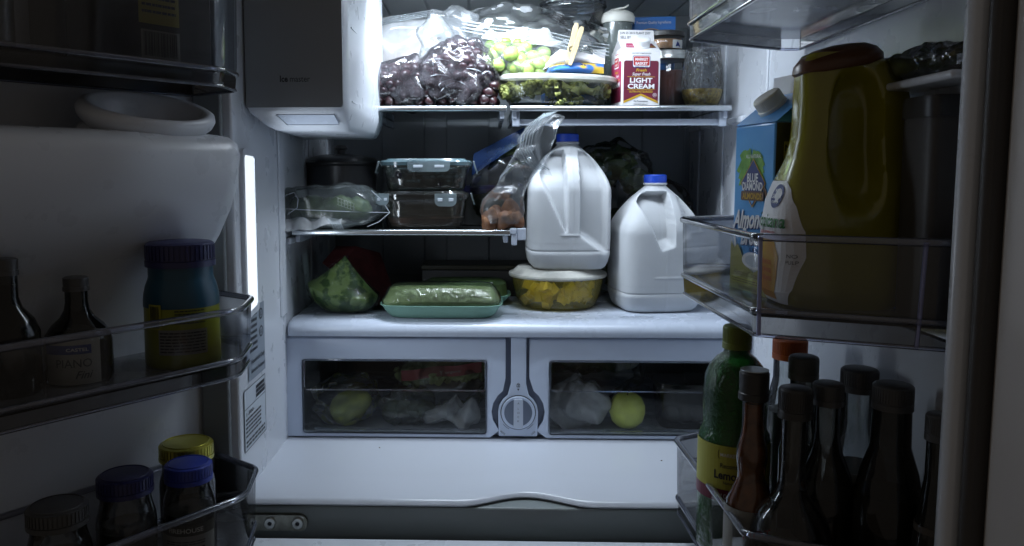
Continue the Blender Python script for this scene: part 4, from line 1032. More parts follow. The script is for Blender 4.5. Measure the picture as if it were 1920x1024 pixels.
# ---- upright bag with pale bread behind
t = thing('bread_bag', 'upright clear zip bag holding pale bread behind the dark cherries', 'bag', (X(770, 1.66, .2), 1.66, ZTOP + .001))
b = B(); b.loft([[Vector((p_.x, y, p_.y)) for p_ in round_poly([(-.070, .001), (.065, .001), (.075, .125), (.05, .150), (-.06, .150)], .02, 6)] for y in (-.022, .022)]); b.finish('bread_slab', 'pinkpale', t, smooth=40, bevel=.006)
film('bag_film', t, (0, -.002, .097), .092, .034, .095, 'filmhazy', e=3.5, ev=4, lam=.045, amp=.010, seed=80, N=90, K=56)
b = B()
for i in range(4): b.tube([(-.095, -.036, .160 + i * .0035), (-.03, -.040, .176 + i * .0035), (.05, -.038, .190 + i * .003)], .001, 5)
b.finish('zip_track', 'zip', t, smooth=60)
# ---- bread bag front film (upper right, by the grapes): large zip bag
t = thing('zip_bag', 'large hazy zip bag sprawled across the grapes with ridged zip lines', 'bag', (X(1010, 1.58, .2), 1.60, ZTOP + .001))
outl = [(868, 22), (945, 6), (1010, 12), (1065, 28), (1108, 40), (1143, 56), (1136, 96), (1128, 120), (1060, 128), (1000, 120), (940, 90), (880, 76)]
def sheet(bb, top, bot, D0, D1, n=60, m=26, amp=.012, seed=5, lam=.03):
    rows = []
    for j in range(m + 1):
        v = j / m; row = []
        for i in range(n + 1):
            u = i / n
            def samp(c):
                x = u * (len(c) - 1); k = min(int(x), len(c) - 2); f = x - k; return c[k][0] * (1 - f) + c[k + 1][0] * f, c[k][1] * (1 - f) + c[k + 1][1] * f
            a, c = samp(top), samp(bot); px = a[0] * (1 - v) + c[0] * v; py = a[1] * (1 - v) + c[1] * v
            pnt = at(px, py, D0 * (1 - v) + D1 * v - .02 * math.sin(math.pi * u) * math.sin(math.pi * v)); pnt.y += folds(pnt, seed, lam, amp); pnt.z += .3 * folds(pnt, seed + 1, lam, amp) * (0 < j < m); row.append(pnt)
        rows.append(row)
    bb.loft(rows, False, False, closed=False)
b = B(); tp = [(864, 24), (945, 4), (1010, 12), (1065, 28), (1143, 54)]; bt = [(874, 70), (940, 78), (1000, 84), (1070, 92), (1134, 112)]
sheet(b, tp, bt, 1.60, 1.535, amp=.020, lam=.045); sheet(b, [(p[0], p[1] + 1) for p in tp], bt, 1.63, 1.62, seed=9); b.finish('bag_film', 'filmhazy', t, True, smooth=28)
b = B(); bt2 = [(884, 132), (940, 140), (1000, 140), (1070, 135), (1120, 138)]
sheet(b, bt, bt2, 1.535, 1.515, seed=14, amp=.010); b.finish('bag_front', 'filmgrape', t, True, smooth=28)
b = B()
for i in range(4):
    pts = [at(866 + (a * 276), 38 + i * 6.5 + 34 * a + 12 * a * a + 2 * math.sin(a * 9), 1.53 - .006 * math.sin(a * 7)) for a in [k / 22 for k in range(23)]]
    b.tube(pts, .0012, 6)
b.finish('zip_track', 'zip', t, True, smooth=60)
# ---- green grapes
gpl = [(958, 101, 1.512), (938, 92, 1.53), (934, 122, 1.515), (975, 112, 1.525), (1000, 108, 1.53), (965, 125, 1.52), (985, 90, 1.54), (1008, 122, 1.53), (948, 80, 1.55), (970, 82, 1.55), (990, 128, 1.515), (926, 104, 1.535), (1018, 100, 1.55), (914, 122, 1.53), (995, 76, 1.56), (1022, 118, 1.54), (950, 138, 1.53), (920, 88, 1.56), (904, 108, 1.55), (980, 140, 1.53), (1010, 140, 1.53), (930, 144, 1.54)]
b = B(); blob(b, (0, 0, 0), .0138, .92, .92, 1.10, 22, 14)
scatter('grape', b, 'grape', [at(*q) for q in gpl], 'pale green grape among the others under the hazy zip bag', 'grape', 'green grapes in the zip bag')
# support under the grapes
# ---- torn snack bag with clothespin
t = thing('grain_bag', 'white lined blue and yellow grain bag folded shut behind the broccoli', 'bag', (X(1070, 1.66, .13), 1.67, ZTOP + .001))
b = B(); xa, xb = X(1010, 1.57, .15) - t.location.x, X(1140, 1.57, .15) - t.location.x
b.loft([ring(0, 0, 0, .055, .03, 4, 40), ring(0, 0, .03, .060, .034, 4, 40), ring(0, .004, .052, .058, .028, 4, 40), ring(.004, .010, .062, .056, .012, 4, 40)]); b.finish('bag_body', 'bluebox', t, smooth=40)
b = B(); sheet(b, [(1004, 128), (1050, 92), (1090, 96), (1136, 92)], [(1012, 134), (1040, 122), (1085, 116), (1134, 120)], 1.545, 1.525, n=30, m=12, amp=.004, seed=22); b.finish('paper_fold', 'paper', t, True, smooth=30)
b = B(); sheet(b, [(1030, 124), (1050, 119), (1085, 117), (1132, 121)], [(1024, 137), (1050, 137), (1085, 137), (1132, 138)], 1.523, 1.518, n=24, m=8, amp=.002, seed=23)
b.finish('printed_panel', 'goldprint', t, True, smooth=30)
q = at(1092, 124, 1.515); p = Print(lambda u, v, h: (q.x + u, q.y - h, q.z + v)); p.text('BA', .002, 0, .009, 'inkb', h=.003, bold=.02); p.lines(-.045, -.018, -.002, .001, 1, 'ink', .003, .6, 2); p.finish('lettering', t, True)
t = thing('clothespin', 'wooden clothespin clipped upright on the folded grain bag', 'clothespin', at(1068, 124, 1.512))
def pin(pa, pb, D, w_, d_):
    a, c = at(*pa, D), at(*pb, D); ax_ = (c - a).normalized(); sd_ = ax_.cross(Vector((0, 1, 0))).normalized(); bb = B()
    prof_ = [(0, .55), (.12, .8), (.5, 1.0), (.62, .85), (.9, .95), (1, .6)]
    L_ = (c - a).length
    bb.loft([[a + ax_ * (L_ * k) + sd_ * (w_ * sx * s_) + Vector((0, d_ * sy, 0)) for sx, sy in ((-1, -1), (1, -1), (1, 1), (-1, 1))] for k, s_ in prof_]); return bb
pin((1062, 122), (1081, 44), 1.514, .0052, .006).finish('wooden_leg', 'wood', t, True, bevel=.0006, smooth=20)
pin((1068, 123), (1091, 51), 1.503, .0052, .006).finish('wooden_leg', 'wood', t, True, bevel=.0006, smooth=20)
b = B(); c0 = at(1073, 92, 1.510)
b.tube([c0 + Vector((.0065 * math.cos(a * .7), -.002 + a * .0004 - .006, .0045 * math.sin(a * .7))) for a in range(0, 36)], .0007, 5)
b.tube([at(1066, 96, 1.50), at(1075, 99, 1.499), at(1082, 97, 1.50)], .0008, 5); b.finish('spring', 'wire', t, True)
# ---- broccoli dish
t = thing('glass_dish', 'oval glass dish of broccoli with a cream white lid on the shelf', 'dish', (X(1043, 1.545, .13), 1.545, ZTOP + .001), (0, R(1.5), 0))
b = B(); b.loft([ring(0, 0, 0, .080, .048, 2.6, 72), ring(0, 0, .003, .088, .054, 2.6, 72), ring(0, 0, .012, .096, .060, 2.6, 72), ring(0, 0, .030, .103, .065, 2.6, 72), ring(0, 0, .050, .107, .067, 2.6, 72)], True, False)
b.finish('dish', 'dishglass', t, smooth=50)
b = B(); b.loft([ring(0, 0, .001, .078, .046, 2.6, 72), ring(0, 0, .006, .086, .052, 2.6, 72)], True, True); b.finish('dish_base', 'shelfglass', t, smooth=50)
b = B(); b.loft([ring(0, 0, .047, .1085, .069, 2.6, 72), ring(0, 0, .048, .1125, .073, 2.6, 72), ring(0, 0, .0535, .1125, .073, 2.6, 72), ring(0, 0, .0575, .108, .069, 2.6, 72), ring(0, 0, .059, .095, .058, 2.6, 72), ring(0, 0, .057, .09, .053, 2.6, 72)]); b.finish('lid', 'lidtrans', t, smooth=40)
def floret(seed):
    bb = B(); r2 = random.Random(seed)
    for i in range(26):
        a = r2.uniform(0, 2 * math.pi); e_ = r2.uniform(.1, 1.3); d_ = Vector((math.cos(a) * math.cos(e_), math.sin(a) * math.cos(e_), math.sin(e_)))
        blob(bb, d_ * .013 + Vector((0, 0, .008)), r2.uniform(.0042, .0062), n=8, m=6, amp=.5, lam=.002, seed=i)
    bb.mi = 1; bb.lathe([(.005, -.016), (.0055, -.004), (.010, .006)], 10); return bb
pl = []; lx = t.location.x
spots_ = [(-.070, -.030, .024), (-.045, -.040, .018), (-.030, -.036, .036), (-.008, -.042, .020), (.012, -.042, .034), (.032, -.040, .020), (.050, -.034, .030), (.072, -.026, .020), (-.085, -.012, .020), (.0, -.01, .022), (.04, -.005, .026), (-.05, .0, .028), (.085, -.005, .024)]
scatter('broccoli_floret', floret(3), ['broc', 'brocstem'], [(lx + a, 1.545 + c * .92, ZTOP + .030 + .2 * (d_ - .018)) for a, c, d_ in spots_], 'dark green broccoli floret among the others inside the oval glass dish', 'broccoli', 'broccoli florets in the glass dish', smooth=50, scales=[1.25, 1.1, 1.3, 1.35, 1.45, 1.3, 1.2, 1.05, 1.1, 1.2, 1.2, 1.2, 1.0], rots=True)
# ---- cream carton
t = thing('cream_carton', 'small white and maroon gable top cream carton with white cap', 'carton', (X(1190, 1.53, .15), 1.528, ZTOP + .001), (0, 0, R(7)))
hw, hh = .0360, .0990
b = B(); b.box(-hw, hw, -hw, hw, 0, hh); b.finish('carton_body', 'paper', t, bevel=.0015)
b = B()
P_ = lambda x, y, z: Vector((x, y, z))
gz = hh + .024
v = [P_(-hw, -hw, hh), P_(hw, -hw, hh), P_(hw, hw, hh), P_(-hw, hw, hh), P_(-hw * .96, -.0015, gz), P_(hw * .96, -.0015, gz), P_(hw * .96, .0015, gz), P_(-hw * .96, .0015, gz), P_(-hw * .45, 0, gz - .003), P_(hw * .45, 0, gz - .003)]
b.add(v, [(0, 1, 5, 4), (2, 3, 7, 6), (0, 4, 8), (3, 8, 7), (0, 8, 3), (1, 9, 5), (2, 6, 9), (1, 2, 9), (4, 7, 8), (5, 9, 6)]); b.finish('gable', 'paper', t, smooth=10)
b = B(); b.slab(round_poly([(-hw * .97, gz - .001), (hw * .97, gz - .001), (hw * .93, gz + .019), (-hw * .93, gz + .019)], [0, 0, .003, .003], 3), [], lambda u, v, d: (u, d, v), -.0014, .0014); b.finish('top_seam', 'paper', t, bevel=.0004)
nrm = Vector((0, -.024, hw)).normalized(); up = Vector((0, hw, .024)).normalized(); cc = Vector((.005, -hw * .50, hh + .0120))
b = B(); b.lathe([(.0150, 0), (.0154, .003), (.0143, .0042), (.0145, .0145), (.0132, .0156), (.0112, .0160)], 36)
cap_ribs(b, .0144, .0050, .0145, 40)
b.xf(lambda q: cc + Vector((1, 0, 0)) * q.x + up * q.y + nrm * q.z); b.finish('cap', 'white', t, smooth=30)
p = Print(lambda u, v, h: (u, -hw - h, v))
p.rrect(-.0325, .030, .0325, .0815, .004, 'maroon', .0004); p.poly([(-.0325, .0335), (-.0325, .0075), (0, .0215), (.0325, .0075), (.0325, .0335)], 'maroon', .0004)
p.poly([(-.0325, .0045), (-.0325, .0085), (0, .0225), (.0325, .0085), (.0325, .0045), (0, .0185)], 'goldink', .0007)
p.rrect(-.0165, .069, .0165, .0905, .003, 'inkb', .0009); p.rrect(-.0157, .0698, .0157, .0897, .0028, 'whiteink', .0012); p.rrect(-.0148, .0725, .0148, .0889, .0025, 'redink', .0015)
p.text('MARKET', 0, .0838, .0068, 'whiteink', .024, bold=.03, h=.0018); p.text('BASKET', 0, .0763, .0068, 'whiteink', .023, bold=.03, h=.0018); p.text('quality since 1917', 0, .0708, .003, 'inkb', .024, h=.0018)
p.text('Fresh', 0, .0645, .007, 'goldink', .020, bold=.03, shear=.2, h=.0008); p.text('Super Fresh', 0, .0575, .0075, 'whiteink', .034, shear=.35, bold=.01, h=.0008)
p.rect(-.026, .0520, .026, .0529, 'goldink', .0008); p.text('LIGHT', 0, .0462, .0118, 'whiteink', .042, bold=.03, h=.0008); p.text('CREAM', 0, .0355, .0118, 'whiteink', .050, bold=.03, h=.0008)
p.rect(-.026, .0293, .026, .0302, 'goldink', .0008); p.text('ULTRA-PASTEURIZED', 0, .0258, .0052, 'goldink', .044, bold=.03, h=.0008)
p.text('No Preservatives', 0, .0088, .0048, 'ink', .026, h=.0008); p.text('ONE PINT (473 mL)', 0, .0025, .0048, 'ink', .026, h=.0008)
p.ell(.026, .0195, .0038, .0038, 'whiteink', .001); p.ell(.026, .0195, .0032, .0032, 'maroon', .0013); p.text('D', .026, .0195, .005, 'whiteink', h=.0016)
p.text('HALF PINT HOMOGENIZED', 0, .0945, .003, 'ink', .036, h=.0008)
p.finish('front_print', t)
p = Print(lambda u, v, h: (-hw - h, -u, v))
p.rrect(-.0325, .030, .0325, .0815, .004, 'rasp', .0004); p.rect(-.0325, .008, .0325, .034, 'maroon', .0004); p.rrect(-.010, .070, .018, .0905, .003, 'whiteink', .0009); p.rrect(-.009, .0725, .017, .0893, .003, 'redink', .0012)
p.text('MARKET', .004, .084, .006, 'whiteink', .020, h=.0015); p.text('BASKET', .004, .0765, .006, 'whiteink', .020, h=.0015); p.text('Fresh', .004, .063, .007, 'goldink', .020, shear=.2, h=.0008, bold=.03); p.text('Fresh', .010, .056, .007, 'whiteink', .018, shear=.3, h=.0008)
p.text('CREAM', .0, .040, .012, 'whiteink', .05, bold=.05, h=.0008); p.rect(-.028, .0475, .028, .0485, 'goldink', .0008); p.text('homogenized', .006, .096, .004, 'redink', .024, h=.0008)
p.finish('side_print', t)
p = Print(lambda u, v, h: Vector((u, -hw, hh)) + up * v + nrm * h)
p.poly([(-.026, .012), (-.010, .012), (-.010, .030), (-.022, .030)], 'rasp', .0006); p.poly([(.019, .012), (.031, .012), (.027, .030), (.017, .030)], 'maroon', .0006); p.text('SUPER', -.0175, .018, .004, 'whiteink', .012, h=.0009)
p.lines(.019, .029, .014, .020, 2, 'goldink', .0009, .5, 3); p.finish('gable_print', t)
p = Print(lambda u, v, h: (u, -.0014 - h, gz + v)); p.text('SELL BY', -.020, .0055, .007, 'inkmid', .020, h=.0004); p.text('JUN 25 2015 PLANT 2507', -.002, .0135, .0058, 'inkmid', .058, h=.0004); p.finish('date_print', t)

# ---- deli tub, shaker, blue box, jars, dressing glass
t = thing('deli_tub', 'tall round clear deli tub standing behind the hazy zip bag', 'tub', (X(1072, 1.64, .2), 1.64, ZTOP + .001))
b = B(); b.lathe([(.050, 0), (.053, .002), (.060, .180), (.0625, .183), (.0635, .205)], 56, cap1=False); b.finish('tub_wall', 'glass', t, smooth=40)
b = B(); b.lathe([(.0645, .202), (.0665, .204), (.0665, .213), (.062, .215), (.059, .210), (.055, .210)], 56); b.finish('lid', 'glass', t, smooth=30)
b = B(); b.lathe([(.0675, .205), (.0675, .2075), (.0665, .2075), (.0665, .205)], 56, cap0=False, cap1=False); b.finish('lid_rim', 'binrim', t, smooth=60)
t = thing('shaker_bottle', 'frosted shaker bottle with a white flip lid beside the blue box', 'bottle', (X(1158, 1.62, .3), 1.62, ZTOP + .001))
b = B(); b.lathe([(.024, 0), (.026, .002), (.030, .171)], 40)
b.finish('bottle_body', 'shaker', t, smooth=40)
b = B(); b.lathe([(.0325, .170), (.0335, .172), (.0335, .183), (.030, .189), (.022, .1935), (.010, .1955)], 48); b.finish('lid', 'offwhite', t, smooth=45)
b = B(); b.loft([[Vector((x, y, z)) for y, z in ((-.007, z0), (.007, z0), (.007, z0 + .004), (-.007, z0 + .004))] for x, z0 in ((-.016, .1925), (0, .196), (.012, .198), (.020, .203))]); b.finish('spout_flap', 'offwhite', t, smooth=30, bevel=.001)
t = thing('blue_box', 'bright blue box lettered premium quality ingredients at the back', 'box', (X(1226, 1.68, .3), 1.68, ZTOP + .001), (0, 0, R(-6)))
b = B(); b.box(-.041, .041, -.02, .03, 0, .191); b.finish('box_body', 'bluebox', t, bevel=.001)
p = Print(lambda u, v, h: (u, -.020 - h, v)); p.text('Premium Quality Ingredients', -.002, .180, .0075, 'whiteink', .068, h=.0005, bold=.0)
p.ell(-.008, .142, .034, .026, 'goldink', .0005, 40); p.ell(-.008, .142, .0325, .0245, 'inkb', .0008, 40); p.poly([(-.02, .156), (-.012, .162), (-.006, .157), (.0, .162), (.008, .156)], 'whiteink', .0011); p.finish('front_print', t)
t = thing('preserve_jar', 'glass jar of orange preserve with a black lid, higher of the two jars', 'jar', (X(1247, 1.62, .25), 1.625, ZTOP + .1160))
b = B(); b.lathe([(.030, 0), (.034, .002), (.036, .006), (.036, .026), (.033, .030)], 48, cap1=False); b.finish('glass_body', 'glass', t, smooth=40)
b = B(); b.lathe([(.031, .002), (.034, .004), (.034, .022), (.030, .023)], 40); b.finish('preserve', 'amber', t, smooth=40)
b = B(); b.lathe([(.0375, .028), (.0385, .029), (.0385, .037), (.036, .0385)], 48); b.finish('lid', 'black', t, smooth=40)
p = Print(lambda u, v, h: ((.036 + h) * math.sin(u / .036), -(.036 + h) * math.cos(u / .036), v)); p.rect(.008, .004, .034, .020, 'labelw', .0006, 8); p.poly([(.014, .007), (.026, .007), (.022, .014), (.018, .017)], 'inkb', .001); p.finish('label', t)
t = thing('sauce_jar', 'jar of dark red sauce with a ribbed silver lid beside the cream carton', 'jar', (X(1254, 1.60, .17), 1.605, ZTOP + .001))
b = B(); b.lathe([(.032, 0), (.037, .002), (.0392, .008), (.0392, .088), (.034, .098)], 48, cap1=False); b.finish('glass_body', 'glass', t, smooth=40)
b = B(); b.lathe([(.033, .002), (.037, .008), (.037, .074), (.035, .075)], 48); b.finish('sauce', 'sauce', t, smooth=40)
b = B(); b.lathe([(.0365, .096), (.0378, .097), (.0378, .110), (.0355, .1135), (.03, .114)], 56); cap_ribs(b, .0375, .1035, .1110, 60); b.finish('lid', 'tin', t, smooth=40)
t = thing('dressing_glass', 'wet stemless glass one third full of speckled yellow dressing', 'glass', (X(1316, 1.545, .15), 1.545, ZTOP + .001))
gp = [(.022, 0), (.027, .001), (.031, .006), (.0360, .018), (.0388, .030), (.0395, .042), (.0382, .060), (.0355, .082), (.0320, .108)]
b = B(); b.lathe(gp, 56, cap1=False); b.finish('glass_wall', 'drops', t, smooth=60)
b = B(); b.lathe([(.020, .003), (.0285, .006), (.0340, .018), (.0365, .028), (.0372, .0335), (.030, .0335)], 56); b.finish('dressing', 'mustard', t, smooth=40)
b = B(); b.tube([(.0318 * math.cos(2 * math.pi * i / 40), .0318 * math.sin(2 * math.pi * i / 40), .1085) for i in range(40)], .0011, 6, True); b.finish('glass_rim', 'binrim', t)

# ================================================================== DRAWER CONTENTS
zf = Z + ZD0 + .0065
def into(px, D): return Vector((X(px, D, -.42), D, zf))
t = thing('pear', 'green pear lying at the left of the left drawer', 'pear', into(655, 1.45) + Vector((0, 0, .030)), (R(10), R(62), R(20)))
b = B(); b.lathe([(.001, -.036), (.018, -.034), (.030, -.022), (.034, -.006), (.031, .010), (.024, .024), (.017, .036), (.011, .044), (.001, .047)], 36); b.xf(lambda v: v * (1 + .05 * noise.noise(v * 30)) * .95); b.finish('flesh', 'pear', t, smooth=60)
b = B(); b.tube([(0, 0, .044), (.002, 0, .052), (.005, 0, .058)], .0012, 6); b.finish('stem', 'trunkink', t)
t = thing('produce_bag', 'clear bag loosely wrapped round the pear in the left drawer', 'bag', into(650, 1.45))
film('bag_film', t, (0, 0, .047), .060, .040, .046, 'filmdark', lam=.03, amp=.012, seed=101, N=70, K=40)
t = thing('lettuce_bag', 'red banded bag of lettuce filling the right of the left drawer', 'lettuce bag', into(830, 1.50))
for i in range(9):
    bb = B(); blob(bb, (-.055 + i * .016, .01 * math.sin(i * 2), .085 + .020 * (i / 8) + .008 * math.sin(i * 3)), .030, 1, .8, .8, 24, 16, amp=.6, lam=.010, seed=110 + i); bb.finish('lettuce_leaf', 'lettuce', t, smooth=60)
b = B(); n = 16
b.loft([[Vector((-.075 + .15 * i / n, -.040 - .006 * math.sin(i * .7), .078 + .016 * (i / n) + k * .020)) for i in range(n + 1)] for k in (0, .5, 1)], False, False, closed=False); b.finish('printed_band', 'redband', t)
p = Print(lambda u, v, h: (u, -.048 - h, .078 + .016 * ((u + .075) / .15) + v)); p.text('organic', .022, .010, .007, 'labeldim', .03, h=.0); p.text('Y', .0, .010, .010, 'labeldim', h=0); p.finish('lettering', t)
film('bag_film', t, (0, 0, .070), .088, .046, .066, 'filmdark', lam=.035, amp=.010, seed=120, N=80, K=44)
t = thing('plastic_bag', 'crumpled whitish plastic bag on the floor of the left drawer', 'bag', into(845, 1.435))
film('bag_film', t, (0, 0, .024), .052, .022, .022, 'bagw', lam=.026, amp=.011, seed=130, N=90, K=50, shape=lambda q: (q.x, q.y, q.z * (1 + .5 * q.x / .05)))
t = thing('zip_bag', 'clear zip bag of dark vegetables in the middle of the left drawer', 'bag', into(765, 1.45))
film('bag_film', t, (0, 0, .034), .050, .030, .033, 'filmgrape2', lam=.03, amp=.012, seed=140, N=70, K=40)
for i in range(4):
    bb = B(); blob(bb, (-.03 + i * .02, .0, .028), .018, 1.1, .8, .9, 16, 10, amp=.3, lam=.01, seed=i); bb.finish('vegetable', 'leafdim', t)
t = thing('apple', 'round yellow green apple resting in the right drawer', 'apple', into(1176, 1.435) + Vector((0, 0, .033)))
b = B(); b.lathe([(.001, -.029), (.008, -.0315), (.018, -.029), (.028, -.019), (.0325, -.003), (.032, .010), (.026, .023), (.016, .031), (.007, .030), (.001, .026)], 40); b.finish('flesh', 'lime', t, smooth=70)
b = B(); b.tube([(0, 0, .026), (.001, 0, .033), (.003, 0, .038)], .001, 6); b.finish('stem', 'trunkink', t)
t = thing('plastic_bag', 'crumpled white plastic bag at the left of the right drawer', 'bag', into(1082, 1.445))
film('bag_film', t, (0, 0, .044), .056, .032, .043, 'bagw', lam=.030, amp=.014, seed=150, N=110, K=60, shape=lambda q: (q.x * (1 - .3 * sm(0, .04, q.z)), q.y, q.z))
t = thing('lettuce_bag', 'bag of dim leafy greens at the back of the right drawer', 'lettuce bag', into(1100, 1.58))
for i in range(5):
    bb = B(); blob(bb, (-.07 + i * .035, 0, .100), .036, 1, .8, .8, 20, 12, amp=.5, lam=.012, seed=170 + i); bb.finish('lettuce_leaf', 'leafdim', t, smooth=60)
film('bag_film', t, (0, 0, .080), .11, .045, .078, 'filmdark', lam=.035, amp=.010, seed=171, N=60, K=36)
t = thing('fruit_punnet', 'dark clear punnet at the right end of the right drawer', 'punnet', into(1290, 1.47))
b = B(); b.loft([ring(0, 0, 0, .055, .04, 5, 48), ring(0, 0, .075, .062, .046, 5, 48)], True, False); b.finish('punnet_wall', 'darkglass', t)
b = B(); b.loft([ring(0, 0, .0755, .064, .048, 5, 48), ring(0, 0, .083, .062, .046, 5, 48)]); b.finish('punnet_lid', 'darkglass', t)
for i in range(4):
    bb = B(); blob(bb, (-.036 + .024 * i, -.02, .022), .016, n=14, m=8); bb.finish('fruit', 'mush', t)

# ================================================================== RIGHT DOOR
zb_m = -.1445
# almond carton
c0 = DR(.300, .112, 0); 
t = thing('milk_alternative_carton', 'blue half gallon almond milk carton with a white screw cap', 'carton', (c0.x, c0.y, Z + zb_m))
CA = R(9.5)
def A(u, d, v, h=0):   # u toward the viewer, d depth into the bin, v up
    e_ = h - d; return DR(.2475 + u * math.cos(CA) + e_ * math.sin(CA), .1405 - u * math.sin(CA) + e_ * math.cos(CA), zb_m + v)
aw, ah = .0475, .200
b = B(); b.add([A(-aw, 0, 0), A(aw, 0, 0), A(aw, .095, 0), A(-aw, .095, 0), A(-aw, 0, ah), A(aw, 0, ah), A(aw, .095, ah), A(-aw, .095, ah)], [(3, 2, 1, 0), (4, 5, 6, 7), (0, 1, 5, 4), (1, 2, 6, 5), (2, 3, 7, 6), (3, 0, 4, 7)]); b.mi = 0
b.finish('carton_body', 'almblue', t, True, bevel=.003)
b = B(); rz_ = ah + .036
b.add([A(-aw, 0, ah), A(aw, 0, ah), A(aw, .095, ah), A(-aw, .095, ah), A(-aw * .97, .044, rz_), A(aw * .97, .044, rz_), A(aw * .97, .051, rz_), A(-aw * .97, .051, rz_), A(-aw * .5, .0475, rz_ - .004), A(aw * .5, .0475, rz_ - .004)],
      [(0, 1, 5, 4), (2, 3, 7, 6), (0, 4, 8), (3, 8, 7), (0, 8, 3), (1, 9, 5), (2, 6, 9), (1, 2, 9), (4, 7, 8), (5, 9, 6)]); b.finish('gable', 'almblue', t, True, smooth=10)
b = B(); b.slab([(-aw * .97, rz_ - .001), (aw * .97, rz_ - .001), (aw * .95, rz_ + .022), (-aw * .95, rz_ + .022)], [], lambda u, v, d: A(u, .0475 + d, v), -.0016, .0016); b.finish('top_seam', 'paper', t, True, bevel=.0005)
gn = (A(0, -.036, .0475) - A(0, 0, 0)).normalized(); gu = (A(0, .0475, .036) - A(0, 0, 0)).normalized(); gx = (A(1, 0, 0) - A(0, 0, 0)).normalized()
gc = A(-.002, .024, ah + .0185)
b = B(); b.lathe([(.0175, 0), (.018, .004), (.0165, .005), (.0165, .017), (.015, .0185), (.012, .019)], 44); cap_ribs(b, .0165, .006, .016, 48)
b.xf(lambda q: gc + gx * q.x + gu * q.y + gn * q.z); b.finish('cap', 'offwhite', t, True, smooth=30)
p = Print(lambda u, v, h: A(u, 0, v, h))
rr = random.Random(3)
tc_ = (-.004, .160)
for i in range(15):      # palm fronds
    a = R(-30 + i * 17); L_ = rr.uniform(.026, .038); w_ = .0075; cx_, cy_ = tc_
    pts = []
    for k in range(7):
        q = k / 6; pts.append((cx_ + L_ * q * math.cos(a), cy_ + L_ * q * math.sin(a) * .9 - .018 * q * q + w_ * math.sin(math.pi * q) * .5))
    for k in range(6, -1, -1):
        q = k / 6; pts.append((cx_ + L_ * q * math.cos(a), cy_ + L_ * q * math.sin(a) * .9 - .018 * q * q - w_ * math.sin(math.pi * q) - .004 * (k % 2)))
    pts = [(max(-aw + .002, min(aw - .002, x)), min(ah - .002, y)) for x, y in pts]
    p.poly(pts, 'palm', .0004 + i * .00003)
p.poly([(.012, .142), (.018, .145), (.045, .105), (.045, .092), (.030, .118)], 'trunkink', .0010)
p.poly([(-.028, .131), (.002, .160), (.032, .131), (.002, .102)], 'goldink', .0012); p.poly([(-.026, .131), (.002, .158), (.030, .131), (.002, .104)], 'inkb', .0014); p.poly([(-.010, .118), (.014, .118), (.002, .106)], 'almblue', .0016)
p.text('BLUE', .002, .1375, .014, 'whiteink', .026, bold=.03, h=.0018); p.text('DIAMOND', .002, .1275, .013, 'whiteink', .048, bold=.03, h=.0018)
p.rrect(-.025, .1105, .029, .1215, .002, 'trunkink', .0017); p.text('ALMONDS', .002, .116, .010, 'goldink', .046, bold=.03, h=.0020); p.text('ALL NATURAL', .002, .1625, .006, 'whiteink', .036, h=.0015)
for dx_, mt, hh_ in ((.0012, 'inkb', .0012), (0, 'whiteink', .0016)):
    p.text('Almond', -.004 + dx_, .0890 - dx_, .030, mt, .080, bold=.035, shear=.35, h=hh_, slope=.06); p.text('Breeze', .008 + dx_, .0690 - dx_, .027, mt, .062, bold=.035, shear=.35, h=hh_, slope=.06)
p.text('ALMONDMILK', .018, .0525, .0075, 'inkb', .042, h=.001, bold=.02, shear=.1); p.text('COCONUTMILK', .016, .0455, .0075, 'inkb', .046, h=.001, bold=.02, shear=.1); p.text('BLEND', .024, .0385, .0075, 'inkb', .020, h=.001, bold=.02, shear=.1)
p.poly([(-.046, .080), (-.040, .078), (-.032, .040), (-.024, .030), (-.010, .027), (.0, .034), (.008, .041), (.014, .034), (.022, .037), (.030, .028), (.046, .024), (.046, .006), (-.046, .006), (-.046, .03), (-.038, .04)], 'whiteink', .0008)
p.ell(.012, .024, .016, .011, 'ink', .001); p.ell(.012, .024, .0148, .0100, 'stickw', .0012); p.text('$2', .012, .024, .010, 'ink', h=.0016)
p.poly([(-.0462, .0012), (.0462, .0012), (.0462, .040), (.030, .034), (.012, .026), (-.004, .032), (-.018, .046), (-.028, .058), (-.036, .052), (-.0462, .060)], 'almtan', .0022)
p.ell(.010, .040, .026, .010, 'whiteink', .0025); p.ell(.012, .040, .020, .007, 'stickw', .0028)
p.text('AlmondCoconut', .002, .0235, .0095, 'trunkink', .074, h=.0032, bold=.0); p.rect(-.040, .0105, .036, .0175, 'labely', .0026); p.lines(-.038, .034, .0115, .0168, 2, 'trunkink', .0032, .45, 8); p.text('HALF GALLON', .0, .0062, .005, 'trunkink', .044, h=.0030)
p.finish('front_print', t, True)
q_ = Print(lambda u, v, h: A(aw + h, u, v))
q_.rect(.001, .001, .094, ah - .001, 'almdark', .0006); q_.rect(.010, .050, .090, ah - .022, 'almnut', .0010); q_.text('Nutrition Facts', .042, ah - .029, .010, 'ink', .062, bold=.03, h=.0014)
q_.lines(.014, .085, .055, ah - .040, 14, 'ink', .0014, .42, 12)
for k, vv in enumerate((ah - .055, ah - .082, ah - .110)): q_.rect(.014, vv, .085, vv + .003, 'ink', .0016)
q_.finish('side_print', t, True)

# ---- the juice jug
jc = Vector((X(1596, .872, -.03), .872, 0))
t = thing('juice_jug', 'big handled plastic jug of yellow green juice with an amber cap', 'juice jug', (jc.x, jc.y, Z + zb_m), (0, 0, 0))
